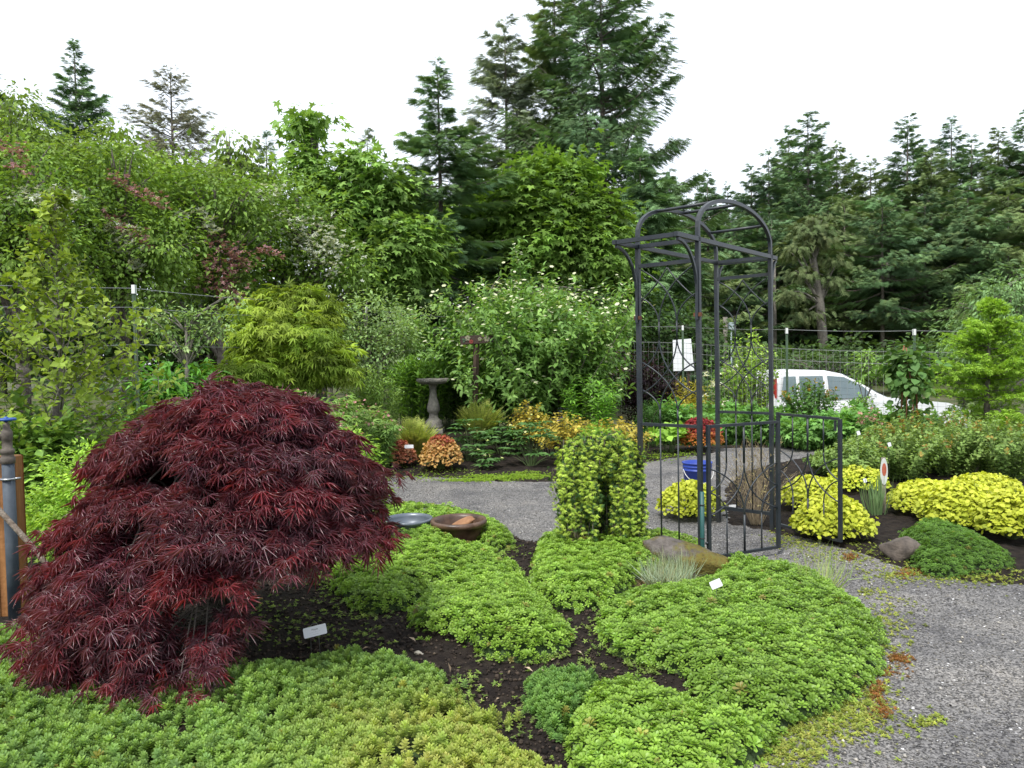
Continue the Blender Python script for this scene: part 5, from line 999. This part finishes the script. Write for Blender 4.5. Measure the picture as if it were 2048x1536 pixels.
# climber on red brown canes
rng = np.random.default_rng(195); Y = 11.4; q = base_at(1818, Y); cl_ = thing('climbing_plant', 'dark leaved climber on red brown canes in front of the van bonnet', 'climber', q); k = Y / FPX; mb = MB(); hT = P(1808, 684, Y)[2] - q[2]
RC = mat_simple('red_brown_cane', [(.17, .065, .03), (.25, .11, .05)], 20, .7)
for i in range(8):
    a = i * .785; mb.tube([(.16 * math.cos(a), .16 * math.sin(a), -.05), (.10 * math.cos(a), .10 * math.sin(a), hT * .6), (-.07 + .02 * math.cos(a), .02 * math.sin(a), hT * (.86 + .14 * rng.random()))], .010, 5)
mb.build('canes', RC, cl_); fm, ce = ell_clumps(rng, [(.0, 0, hT * .70, .25, .22, hT * .16), (.10, 0, hT * .78, .24, .2, hT * .08), (-.10, 0, hT * .74, .2, .2, hT * .10), (0, 0, hT * .36, .2, .2, hT * .14), (.14, 0, hT * .60, .16, .14, .15), (-.05, 0, hT * .90, .09, .09, .12)], 13, 11, .10, B7W, .115, [(.05, .11, .03), (.075, .15, .04), (.035, .08, .02), (.11, .17, .05)], None, .7, .5, .7); fm.build('foliage', LEAF, cl_)
# brown twiggy shrub
rng = np.random.default_rng(200); q = G(1530, 1062); br = thing('bare_shrub', 'brown twiggy shrub with few leaves behind the gate leaf', 'shrub', q + np.array([0, .25, 0])); mb = MB(); A, B, bd = fan(rng, 50, .46, .42, .84, .12, .5); stems_tubes(mb, A, B, bd, .0036, 5, 3); fm = FM()
for rep in range(4):
    s = .25 + .7 * rng.random((50, 1)); a2 = A + (B - A) * s + bd * np.linalg.norm(B - A, axis=1)[:, None] * (s - s * s); b2 = a2 + norm(norm(B - A) + .9 * rdir(rng, 50)) * (.10 + .16 * rng.random((50, 1))); stems_tubes(mb, a2, b2, bd * .2, .0019, 3, 3)
    stem_leaves(fm, rng, a2, b2, bd * 0, 3, K4N, .026, .8, [(.24, .20, .09), (.3, .26, .12), (.16, .12, .06)], .4)
TWIG = mat_simple('dry_twig', [(.20, .15, .09), (.30, .235, .15), (.38, .31, .21)], 30, .85); mb.build('twigs', TWIG, br); fm.build('leaves', MATTE, br)
# rose bushes on the right
RS = [(.115, .185, .045), (.15, .225, .06), (.085, .145, .035), (.18, .24, .07)]
for i, (px, Y, hw, top, lb, tc_) in enumerate(((1700, 9.0, 70, 880, 'leggy rose bush next to the open gate leaf', None), (1800, 9.3, 92, 842, 'rose bush with reddish shoots behind the picture stake', [(.22, .12, .04), (.25, .2, .05)]), (1905, 9.6, 95, 846, 'rose bush between picture stake and right edge', None), (2005, 9.2, 90, 836, 'rose bush at the right edge of the view', [(.22, .14, .04), (.25, .2, .05)]), (1855, 10.6, 100, 815, 'back row rose bush under the larch', [(.24, .13, .04)]), (1960, 11.0, 90, 830, 'back row rose bush at the far right', None), (1760, 10.4, 70, 850, 'rose bush at the foot of the climber', None), (1660, 9.8, 50, 900, 'small rose seen through the open gate leaf', None))):
    stem_plant('rose_bush', lb, 'rose', px, Y, hw, top, 95, 34, K4W, .060, 1.15, RS, 210 + i, LEAF, .4, .60, .004, tipcols=tc_, group='roses in the right bed', s0=.06, stemmat=STEM)
# larch and pale mound
rng = np.random.default_rng(220); Y = 11.8; q = base_at(1972, Y); k = Y / FPX; lc = thing('larch', 'bright green young larch in tiers at the right edge', 'tree', q); hT = P(1985, 596, Y)[2] - q[2]; mb = MB(); mb.tube([(0, 0, -.1), (.03, 0, hT * .5), (.08, 0, hT)], [.06, .035, .006], 7); fm = FM()
for i in range(150):
    u = rng.random() ** .8; z = hT * (.16 + .82 * u); L = np.interp(u, [0, .15, .5, .8, 1], [.75, .95, .72, .36, .06]) * 125 * k * (.7 + .4 * rng.random()); ph = rng.random() * 6.283; o = np.array([math.cos(ph), math.sin(ph), 0]); a = np.array([.08 * u, 0, z]); e = a + o * L + UP * L * (.05 + .35 * u); pts = curve(a, e, -UP * .05 * L, 5); mb.tube(pts, np.linspace(.010, .002, 5), 4)
    m = int(14 + 46 * L); s = rng.random((m, 1)) ** .7; p = a + (e - a) * s + rng.standard_normal((m, 3)) * [.05, .05, .03]; fm.put(PLUME, p, norm(o * .8 + rdir(rng, m) * .8), norm(UP + .4 * rdir(rng, m)), .075 * (.7 + .5 * rng.random(m)), pal(rng, [(.18, .29, .035), (.23, .35, .05), (.13, .23, .03)], m, .12))
mb.build('trunk', BARK, lc); fm.build('needles', LEAF, lc)

# ================================================================== TREES BEYOND THE FENCE
def conifer_mesh(rng, H, R, z0=.06, spacing=.42, per=5, prof=None, up0=.35, dn=-.25, cols=((.03, .06, .02),), sp=.75, dens=1.0, irr=.25, droop=.12, gap=0.0, tips=None, hang=.45):
    """needle sprays on whorled branches; returns the foliage and the limbs"""
    fm = FM(); mb = MB(); prof = prof or [(0, .75), (.15, 1.0), (.5, .68), (.8, .30), (1, .03)]
    px_, py_ = zip(*prof); z = z0 * H; PA = []; DA = []; NA = []; SA = []; CA = []
    lean = np.cumsum(rng.standard_normal(12)) * .0; k = 0
    while z < H * .985:
        u = z / H; L0 = R * np.interp(u, px_, py_)
        for b in range(per + 1 if u < .85 else max(4, per)):
            if rng.random() < gap: continue
            ph = rng.random() * 6.283; L = max(.12, L0 * (1 + irr * rng.standard_normal())); L = min(L, 1.35 * L0 + .1)
            o = np.array([math.cos(ph), math.sin(ph), 0]); el = dn + (up0 - dn) * u + .10 * rng.standard_normal(); zz = z + spacing * rng.random()
            a = np.array([0, 0, zz]); e = a + o * L * math.cos(el) + UP * L * math.sin(el); sag = UP * (-droop * L * (1 - u)); s = np.linspace(0, 1, 5)[:, None]; pts = a + (e - a) * s + sag * (4 * s * (1 - s)) * .6 + UP * (.10 * L * s ** 3)
            if L > .5: mb.tube(pts, np.linspace(max(.012, .016 * L), .006, 5), 4, False)
            m = max(4, int(dens * 21 * L / sp)); t = np.sort(.16 + .84 * rng.random(m) ** .8); q = a + (e - a) * t[:, None] + sag * (4 * t * (1 - t))[:, None] * .6 + UP * (.10 * L * t ** 3)[:, None]
            sd_ = np.cross(o, UP); sg = np.where(rng.random(m) < .5, 1, -1); wid = .30 * (1 - t * .6) * L
            off = sd_ * (sg * wid * rng.random(m))[:, None]; p = q + off - UP * (.25 * np.abs(wid) * rng.random(m))[:, None]
            d = norm(o * (.55 + .6 * t[:, None]) + sd_ * (sg * (.75 - .4 * t))[:, None] - UP * (hang * (1 - u * .9) * rng.random((m, 1)) + .05) + .22 * rdir(rng, m))
            PA.append(p); DA.append(d); NA.append(norm(UP * .7 + .4 * rdir(rng, m) + o * .8)); SA.append(sp * (.55 + .55 * rng.random(m)) * (.55 + .45 * min(1, L / (R * .5))))
            c = pal(rng, cols, 1, .16) * (1 + .12 * rng.standard_normal((m, 1)))
            if tips is not None: w_ = ((t > .72) * rng.random(m) * .8)[:, None]; c = c * (1 - w_) + np.array(tips) * w_
            CA.append(np.clip(c, .004, .9))
        z += spacing * (1 - .45 * u) * (.8 + .4 * rng.random())
    m = 8; PA.append(np.repeat([[0, 0, H * .975]], m, 0) + .02 * rng.standard_normal((m, 3))); DA.append(norm(UP + .35 * rdir(rng, m))); NA.append(rdir(rng, m)); SA.append(np.full(m, sp * .6)); CA.append(pal(rng, cols, m))
    fm.put(SPRAY, np.concatenate(PA), np.concatenate(DA), np.concatenate(NA), np.concatenate(SA), np.concatenate(CA))
    return fm, mb
FIRS = dict(green=[(.030, .054, .023), (.043, .070, .030), (.023, .041, .020)], blue=[(.032, .054, .032), (.044, .068, .040), (.026, .044, .028)], grey=[(.048, .060, .040), (.062, .074, .052), (.038, .048, .033)], olive=[(.044, .062, .024), (.058, .076, .030), (.034, .048, .021)], dark=[(.024, .042, .020), (.033, .055, .025), (.018, .032, .016)], brown=[(.052, .054, .040), (.042, .046, .035), (.062, .060, .046)])
FIRS = {k_: [tuple(3.1 * v for v in c) for c in cs] for k_, cs in FIRS.items()}
FIRCACHE = {}
def conifer(label, px, top, Y, hw, kind='green', seed=0, base_z=None, group=None, name='fir_tree', lean=0.0, proto=None, trunk_r=None, **kw):
    """a conifer whose tip is seen at (px, top) and whose lower boughs reach hw pixels to each side"""
    b = base_at(px, Y); H = P(px, top, Y)[2] - b[2]; R = hw / FPX * Y; root = thing(name, label, 'conifer', b, group); rng = np.random.default_rng(seed)
    if proto and proto in FIRCACHE:
        for src, H0, R0 in FIRCACHE[proto]:
            c = src.copy(); COL.objects.link(c); c.parent = root; c.scale = (R / R0, R / R0, H / H0); c.rotation_euler = (0, 0, seed * 1.7)
        return root
    fm, mb = conifer_mesh(rng, H, R, cols=FIRS[kind], **kw); c1 = fm.build('crown', NEEDLE, root)
    tr = trunk_r or H * .013; mb.tube([(0, 0, -.3), (0, 0, H * .4), (0, 0, H * .97)], [tr, tr * .7, .02], 8); c2 = mb.build('trunk', BARK, root)
    if proto: FIRCACHE[proto] = [(c1, H, R), (c2, H, R)]
    return root
# the tall firs in the middle and the skyline at the left
conifer('tallest dark green fir with long boughs, cut by the top edge of the view', 1212, -90, 38, 168, 'green', 301, spacing=.72, per=5, sp=.60, up0=.45, dn=-.12, irr=.34, droop=.24, prof=[(0, .7), (.2, .95), (.42, 1.0), (.6, .84), (.76, .58), (.886, .36), (1, .10)], z0=.10, hang=1.5, dens=1.0, tips=(.10, .15, .06))
conifer('tall olive green fir crowded against the tallest fir, tip out of view', 1120, -50, 41, 104, 'olive', 302, spacing=.70, per=5, sp=.58, irr=.32, droop=.22, prof=[(0, .8), (.3, 1), (.6, .72), (.85, .42), (1, .10)], hang=1.4, dens=1.0)
conifer('tall grey green fir with a blunt top left of the tallest firs', 1022, 48, 40, 88, 'grey', 303, spacing=.7, per=5, sp=.62, irr=.32, prof=[(0, .7), (.3, 1), (.6, .86), (.82, .56), (.94, .28), (1, .08)], hang=1.1, dens=.9)
conifer('dark spruce with a thin bare leader behind the bird bath', 888, 126, 25, 112, 'green', 304, spacing=.40, per=5, sp=.42, irr=.30, up0=.15, dn=-.25, prof=[(0, 1.0), (.3, 1.0), (.55, .95), (.70, .88), (.76, .5), (.83, .22), (.9, .30), (.97, .10), (1, .03)], hang=.5, name='spruce_tree', tips=(.14, .22, .06), dens=1.0)
conifer('lower fir with wide boughs under the tallest fir', 1285, 300, 33, 120, 'green', 305, spacing=.5, per=5, sp=.8, irr=.3, hang=.9, dens=1.2)
conifer('dense bluish fir on the left skyline', 172, 84, 38, 112, 'green', 306, spacing=.55, per=6, sp=.50, irr=.28, up0=.5, prof=[(0, .9), (.5, .82), (.72, .52), (.88, .20), (1, .02)], dens=1.0)
conifer('sparse brownish fir with see through top on the left skyline', 360, 138, 36, 120, 'brown', 307, spacing=.46, per=5, sp=.40, irr=.3, up0=.5, prof=[(0, .9), (.5, .9), (.75, .62), (.9, .28), (1, .04)], dens=.55, gap=.2)
conifer('dark fir tip at the left edge of the view', 2, 128, 36, 70, 'dark', 308, spacing=.5, dens=1.1)
conifer('slim dark fir tip just inside the left edge', 42, 198, 40, 60, 'dark', 309, spacing=.5)
conifer('small sparse fir tip left of the maple leader', 545, 262, 44, 62, 'blue', 310, spacing=.5, sp=.7, dens=.6)
conifer('small thin fir tip right of the maple leader', 745, 258, 42, 62, 'grey', 311, spacing=.5, sp=.7, dens=.55)
conifer('fir filling the gap behind the hawthorns', 455, 320, 46, 90, 'dark', 312, spacing=.55)
conifer('fir half hidden between maple and spruce', 800, 330, 44, 100, 'dark', 313, spacing=.55)
# the forest edge at the right
FG = 'conifers at the forest edge'
R_ = [(1418, 345, 62, 66, 'dark', 'short dark fir tip just right of the arbor arch'), (1458, 372, 66, 60, 'dark', 'low fir tip between arch and right forest'), (1505, 330, 58, 72, 'blue', 'bluish fir at the left end of the right forest'), (1540, 300, 56, 76, 'blue', 'bluish fir left of the highest right forest tip'), (1580, 258, 60, 84, 'green', 'fir close behind the highest right forest tip'), (1618, 222, 54, 110, 'green', 'highest pointed fir of the right forest with layered boughs'), (1675, 284, 57, 78, 'olive', 'fir with bent tip right of the highest one'), (1708, 318, 60, 70, 'green', 'narrow fir tip in the dip of the right forest skyline'), (1742, 322, 55, 82, 'olive', 'rounded fir in the dip of the right forest skyline'),
      (1815, 234, 56, 96, 'green', 'open crowned fir with a crooked tip in the right forest'), (1862, 296, 54, 90, 'olive', 'olive fir below the open crowned one'), (1902, 232, 60, 92, 'blue', 'pale bluish fir tip in the right forest'), (1942, 274, 57, 80, 'green', 'fir tip just right of the pale bluish one'), (1995, 262, 54, 96, 'olive', 'fir near the right edge below the edge tree'), (2050, 224, 52, 115, 'green', 'tall fir cut by the right edge of the view'), (2130, 210, 52, 120, 'olive', 'tall fir whose boughs enter at the right edge')]
for i, (px, top, Y, hw, kd, lb) in enumerate(R_):
    conifer(lb, px, top, Y, hw * .90, kd, 330 + i, group=FG, proto=None, spacing=.66, per=5, sp=.60, irr=.30, droop=.18, hang=.8, dens=.85, z0=.10, prof=[(0, .8), (.25, 1.0), (.5, .84), (.74, .54), (.9, .25), (1, .03)], up0=.35, dn=-.2, tips=(.12, .17, .065) if kd != 'dark' else None)
F_ = [(1400, 480, 48, 95), (1470, 455, 50, 95), (1545, 430, 50, 95), (1605, 425, 52, 90), (1690, 400, 50, 100), (1765, 395, 45, 112), (1850, 400, 46, 112), (1935, 385, 45, 112), (2015, 380, 44, 115), (1330, 440, 50, 95)]
for i, (px, top, Y, hw) in enumerate(F_):
    conifer('lower conifer in the shaded front of the right forest', px, top, Y, hw, ('olive', 'green', 'dark', 'green')[i % 4], 360 + i, group='lower conifers along the forest front', spacing=.80, per=5, sp=.60, irr=.32, droop=.22, hang=1.0, dens=.85, z0=.30 + .05 * (i % 3), prof=[(0, .7), (.22, .95), (.5, 1.0), (.75, .7), (.92, .35), (1, .08)], up0=.2, dn=-.28, tips=(.12, .155, .05))
B_ = [(px, 345 + 22 * (i % 3), 70) for i, px in enumerate(range(1340, 2120, 75))]
for i, (px, top, Y) in enumerate(B_):
    conifer('dark conifer deep inside the right forest', px, top, Y, 105, 'dark', 380 + i, group='dark conifers deep in the forest', proto='deep' , spacing=.7, sp=1.2, dens=1.0, z0=.03)
# leaning pine with a bare trunk
b = base_at(1655, 41); lp = thing('leaning_pine', 'leaning pine with bare grey trunk and drooping brownish foliage', 'conifer', b); rng = np.random.default_rng(400); t0 = P(1626, 478, 41) - b; mid = P(1640, 610, 41) - b
mb = MB(); tp = np.array([[0, 0, -.4], list(mid), list(P(1628, 520, 41) - b), list(t0)]); mb.tube(tp, [.30, .24, .15, .05], 8); ls = []
k = 41 / FPX
for (x, y, rx, rz) in ((1640, 478, 46, 12), (1615, 462, 40, 12), (1630, 440, 26, 14), (1590, 500, 36, 9), (1668, 520, 36, 8), (1600, 545, 40, 10), (1645, 455, 30, 10), (1580, 585, 30, 8), (1605, 625, 36, 8), (1660, 560, 26, 7)):
    p = P(x, y, 40.6 + .8 * rng.random()) - b; ls.append((p[0], p[1], p[2], rx * k, rx * k * .8, rz * k))
fm, ce = ell_clumps(rng, ls, 1.3, 13, .34, SPRAY, .46, [(.075, .105, .04), (.09, .095, .04), (.06, .095, .035), (.08, .11, .045)], None, 1.0, .3, .5); limbs(rng, mb, tp, ce, .09, 26, .02); mb.build('trunk', GBARK, lp); fm.build('crown', NEEDLE, lp)
for i, (px, Y, top, w_) in enumerate(((1782, 47, 600, .22), (1772, 50, 560, .18), (1900, 46, 560, .26), (1545, 48, 580, .2), (1720, 49, 590, .16))):
    b = base_at(px, Y); h = P(px, top, Y)[2] - b[2]; o = thing('bare_tree', ('straight bare trunk in the shade of the right forest', 'thin bare trunk close beside another in the forest shade', 'thick dark bare trunk near the right end of the forest', 'bare trunk behind the far arbor post', 'thinnest bare trunk right of the leaning pine')[i], 'tree trunk', b, 'bare trunks in the forest shade'); MB().tube([(0, 0, -.3), (.1, 0, h * .5), (.12, 0, h + 2)], [w_, w_ * .9, w_ * .6], 8).build('trunk', GBARK if i % 2 else BARK, o)
# broadleaf crowns seen from their outline
def leaf_tree(label, px, Y, lobes, dens, per, cr, t, leaf, cols, seed, name='leafy_tree', cat='tree', mat=LEAF, droop=.5, inner=.45, flat=.6, group=None, trunk=.14, blossoms=(), depth=.85, nl=60, blos_parent=None):
    rng = np.random.default_rng(seed); b = base_at(px, Y); k = Y / FPX; root = thing(name, label, cat, b, group); Ls = []
    if name == 'hawthorn': lobes = [l for l in lobes if l[1] < 585]
    for x, y, rx, rz in lobes: p = P(x, y, Y + .35 * rx * k * rng.standard_normal()) - b; Ls.append((p[0], p[1], p[2], rx * k, rx * k * depth, rz * k))
    fm, ce = ell_clumps(rng, Ls, dens, per, cr, t, leaf, cols, None, droop, inner, flat, low=.1); fm.build('crown', mat, root); tz = max(c_[2] for c_ in Ls)
    mb = MB(); tp = np.array([[0, 0, -.2], [.05, 0, tz * .25], [-.08, .05, tz * .5], [.05, 0, tz * .75], [0, 0, tz]]); mb.tube(tp, np.array([1, .85, .65, .4, .15]) * trunk, 8); limbs(rng, mb, tp, ce, trunk * .35, nl, .008); mb.build('trunk', BARK if name == 'hawthorn' else GBARK, root)
    for (nm, cs, spots, sz) in blossoms:
        f2 = FM()
        for (x0, y0, x1, y1, wd, n) in spots:
            s = rng.random(n); yy = y0 + (y1 - y0) * s + wd * rng.standard_normal(n) * .5 + 14 * (s - .5) ** 2 * 0; xx = x0 + (x1 - x0) * s + wd * rng.standard_normal(n) * .7
            g_ = rng.integers(0, max(3, n // 12), n); jx = rng.standard_normal((max(3, n // 12), 2)) * wd * .55
            Yd = Y - np.max([l[4] for l in Ls]) * .62 - .35 * rng.random(n); p = P(xx + jx[g_, 0], yy + jx[g_, 1], Yd) - b
            f2.put(CLUSTER, p, rdir(rng, n) * [1, 1, .3], norm(UP + .5 * rdir(rng, n) + [0, -.4, 0]), sz * (.6 + .6 * rng.random(n)), pal(rng, cs, n, .12))
        f2.build(nm, MATTE, root)
    return root
MAPLE = [(.085, .155, .025), (.115, .195, .034), (.062, .12, .02), (.14, .225, .042)]
FRESH = [(.115, .20, .044), (.145, .235, .056), (.09, .165, .034), (.17, .26, .07)]
leaf_tree('broad bright green maple in front of the tallest firs', 1110, 27, [(1050, 400, 75, 70), (1130, 400, 80, 75), (1020, 470, 80, 75), (1110, 490, 95, 85), (1190, 450, 70, 70), (1215, 510, 60, 75), (1060, 560, 90, 70), (1160, 575, 90, 65), (1080, 350, 40, 34), (1150, 345, 34, 30), (960, 540, 60, 70)], 2.6, 17, .36, PALM5, .24, MAPLE, 401, 'maple_tree', droop=.6, trunk=.25)
leaf_tree('bright fresh green maple with a tall thin leader beyond the left fence', 640, 23, [(700, 400, 62, 62), (640, 390, 50, 60), (720, 330, 34, 40), (600, 250, 16, 20), (628, 245, 12, 22), (612, 300, 22, 40), (618, 345, 36, 40), (760, 440, 60, 60), (800, 500, 60, 50), (835, 545, 44, 40), (740, 520, 60, 50), (680, 470, 60, 60), (850, 480, 50, 40), (800, 580, 60, 36), (770, 370, 40, 40)], 3.4, 16, .30, PALM5, .22, FRESH, 402, 'maple_tree', droop=.65, trunk=.18)
WH = [(.36, .38, .33), (.30, .32, .27)]; PKB = [(.21, .105, .115), (.27, .16, .16), (.17, .085, .095)]
HAW = [(.085, .15, .026), (.115, .19, .034), (.058, .11, .02), (.15, .225, .042)]
leaf_tree('hawthorn sprinkled with white blossom right of the pink ones', 600, 18.5, [(560, 400, 60, 50), (620, 440, 70, 60), (560, 480, 70, 60), (640, 520, 60, 60), (570, 560, 80, 60), (660, 580, 60, 50), (700, 530, 40, 50), (530, 620, 70, 50)], 5.0, 17, .26, K4, .135, HAW, 403, 'hawthorn', droop=.45, blossoms=[('white_blossom', WH, [(520, 395, 560, 385, 14, 40), (545, 430, 620, 470, 30, 110), (580, 460, 660, 500, 34, 120), (600, 520, 690, 540, 26, 60), (640, 470, 690, 520, 24, 50)], .085)])
leaf_tree('hawthorn with pink blossom drifting over dark foliage', 440, 17, [(380, 380, 70, 50), (450, 400, 80, 55), (500, 450, 60, 55), (400, 470, 90, 60), (470, 530, 80, 60), (380, 560, 90, 60), (330, 430, 60, 60), (500, 600, 60, 50), (420, 640, 90, 40)], 5.0, 17, .25, K4, .13, HAW, 404, 'hawthorn', droop=.45, blossoms=[('pink_blossom', PKB, [(440, 500, 500, 540, 24, 130), (400, 555, 470, 610, 22, 80), (420, 520, 460, 590, 18, 70), (520, 495, 555, 515, 8, 24)], .075), ('white_blossom', WH, [(340, 435, 400, 425, 10, 40), (400, 450, 430, 460, 10, 40)], .09)])
leaf_tree('hawthorn hung with white and pink blossom behind the young tree', 250, 15.5, [(230, 340, 70, 50), (300, 380, 70, 55), (180, 400, 80, 60), (260, 450, 90, 60), (330, 480, 70, 60), (200, 520, 90, 60), (290, 560, 90, 60), (150, 470, 70, 70), (330, 600, 70, 50), (220, 620, 100, 50)], 5.8, 17, .22, K4, .115, HAW, 405, 'hawthorn', droop=.45, blossoms=[('white_blossom', WH, [(215, 455, 290, 490, 12, 150), (225, 480, 285, 545, 9, 120), (90, 385, 150, 400, 14, 60)], .085), ('pink_blossom', PKB, [(225, 350, 330, 410, 10, 90), (215, 440, 300, 480, 12, 70), (270, 470, 310, 500, 8, 40)], .07)])
leaf_tree('dense green hawthorn behind the standpipe at the left edge', 40, 14, [(40, 330, 90, 70), (90, 420, 90, 70), (0, 430, 80, 80), (60, 520, 110, 70), (120, 590, 100, 60), (10, 620, 110, 60), (-60, 400, 80, 100)], 6.2, 17, .21, K4, .11, HAW, 406, 'hawthorn', droop=.45, blossoms=[('pink_blossom', PKB, [(0, 275, 50, 310, 14, 40), (20, 320, 60, 340, 12, 24), (60, 470, 110, 500, 16, 30)], .065), ('white_blossom', WH, [(40, 390, 150, 410, 16, 110)], .08)])
WIL = [(.115, .175, .034), (.15, .215, .042), (.085, .14, .026)]
leaf_tree('fine leaved willow rising at the left edge', 40, 20, [(20, 260, 60, 70), (60, 300, 60, 60), (0, 330, 80, 80), (100, 340, 60, 50), (40, 210, 30, 30)], 4.2, 17, .30, K4, .15, WIL, 407, 'willow', droop=.9)
leaf_tree('fine leaved light green willow along the left skyline', 260, 21, [(160, 320, 60, 45), (225, 330, 60, 45), (300, 345, 70, 45), (360, 370, 60, 45), (430, 380, 60, 40), (120, 300, 40, 35), (230, 280, 30, 28), (320, 400, 90, 50), (450, 430, 70, 50)], 4.0, 17, .30, K4, .16, WIL, 408, 'willow', droop=.9)
leaf_tree('slim poplars with loose hanging leaves on the left skyline', 470, 26, [(455, 285, 16, 34), (490, 300, 18, 30), (475, 340, 40, 40), (520, 355, 36, 36)], 3.4, 12, .26, K4W, .20, WIL, 409, 'poplar', droop=1.2)
leaf_tree('tall broadleaf tree between maple and spruce', 760, 29, [(720, 420, 60, 60), (790, 420, 60, 60), (850, 430, 50, 60), (930, 470, 50, 70), (960, 420, 40, 50)], 2.4, 16, .38, PALM5, .24, MAPLE, 410, 'leafy_tree', droop=.6)
SHADE_DK = [(.03, .06, .015), (.045, .085, .02), (.022, .045, .012)]  # dark leaf colour stands for the shade under and behind the hawthorns
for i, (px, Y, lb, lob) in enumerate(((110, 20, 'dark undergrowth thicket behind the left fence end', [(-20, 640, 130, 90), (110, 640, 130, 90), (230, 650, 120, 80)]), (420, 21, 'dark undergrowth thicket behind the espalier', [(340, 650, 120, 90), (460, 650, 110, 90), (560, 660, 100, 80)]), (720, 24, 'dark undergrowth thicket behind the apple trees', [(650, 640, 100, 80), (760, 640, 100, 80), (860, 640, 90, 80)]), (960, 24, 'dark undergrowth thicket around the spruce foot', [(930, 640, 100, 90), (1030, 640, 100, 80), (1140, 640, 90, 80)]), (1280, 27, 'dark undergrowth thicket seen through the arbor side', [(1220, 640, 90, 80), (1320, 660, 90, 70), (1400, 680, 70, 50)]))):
    leaf_tree(lb, px, Y, lob, 2.4, 16, .36, K4W, .17, SHADE_DK, 420 + i, 'thicket', 'thicket', group='thickets behind the fence')
UG = [(.04, .075, .02), (.055, .10, .028), (.03, .06, .016), (.075, .12, .04)]
for i, (px, lob, lb) in enumerate(((1500, [(1450, 722, 50, 26), (1520, 726, 60, 22)], 'undergrowth shrub behind the far arbor post'), (1600, [(1580, 726, 50, 22), (1615, 722, 36, 26)], 'undergrowth shrub left of the leaning pine'), (1690, [(1695, 700, 36, 40), (1740, 722, 46, 26)], 'leafy undergrowth shrub just right of the leaning pine'), (1800, [(1790, 722, 56, 28), (1850, 715, 56, 34)], 'undergrowth shrub behind the right fence post'), (1930, [(1900, 715, 60, 36), (1980, 710, 70, 40), (2060, 710, 70, 40)], 'undergrowth shrubs near the right end of the forest'), (1370, [(1340, 715, 60, 30), (1400, 718, 50, 28)], 'undergrowth shrub behind the white board'))):
    leaf_tree(lb, px, 36, lob, 1.5, 16, .42, K4W, .26, UG, 430 + i, 'undergrowth_shrub', 'shrub', group='shrubs at the forest foot', trunk=.06)
leaf_tree('pale grey green rounded tree behind the larch', 2000, 19, [(1990, 640, 80, 60), (2040, 620, 90, 90), (1950, 690, 70, 50), (2050, 700, 100, 60), (2010, 590, 40, 30)], 4.5, 18, .22, K4N, .13, [(.12, .20, .08), (.15, .24, .10), (.09, .16, .06)], 440, 'rounded_tree', droop=.7)
conifer('slim weeping conifer before the dark forest near the right edge', 1928, 575, 24, 26, 'olive', 441, spacing=.25, sp=.35, per=5, hang=1.2, droop=.4, name='small_conifer')
leaf_tree('young yellow green tree in front of the van roof', 1738, 15.5, [(1738, 728, 26, 26), (1745, 752, 22, 16), (1724, 745, 16, 16)], 14, 12, .11, K4, .09, FRESH, 442, 'young_shrub', 'shrub', trunk=.03)
leaf_tree('green weedy shrub behind the van roof', 1650, 21, [(1600, 728, 40, 22), (1660, 724, 40, 26), (1700, 735, 36, 18)], 6, 14, .18, K4, .12, UG, 443, 'weedy_shrub', 'shrub', trunk=.03)
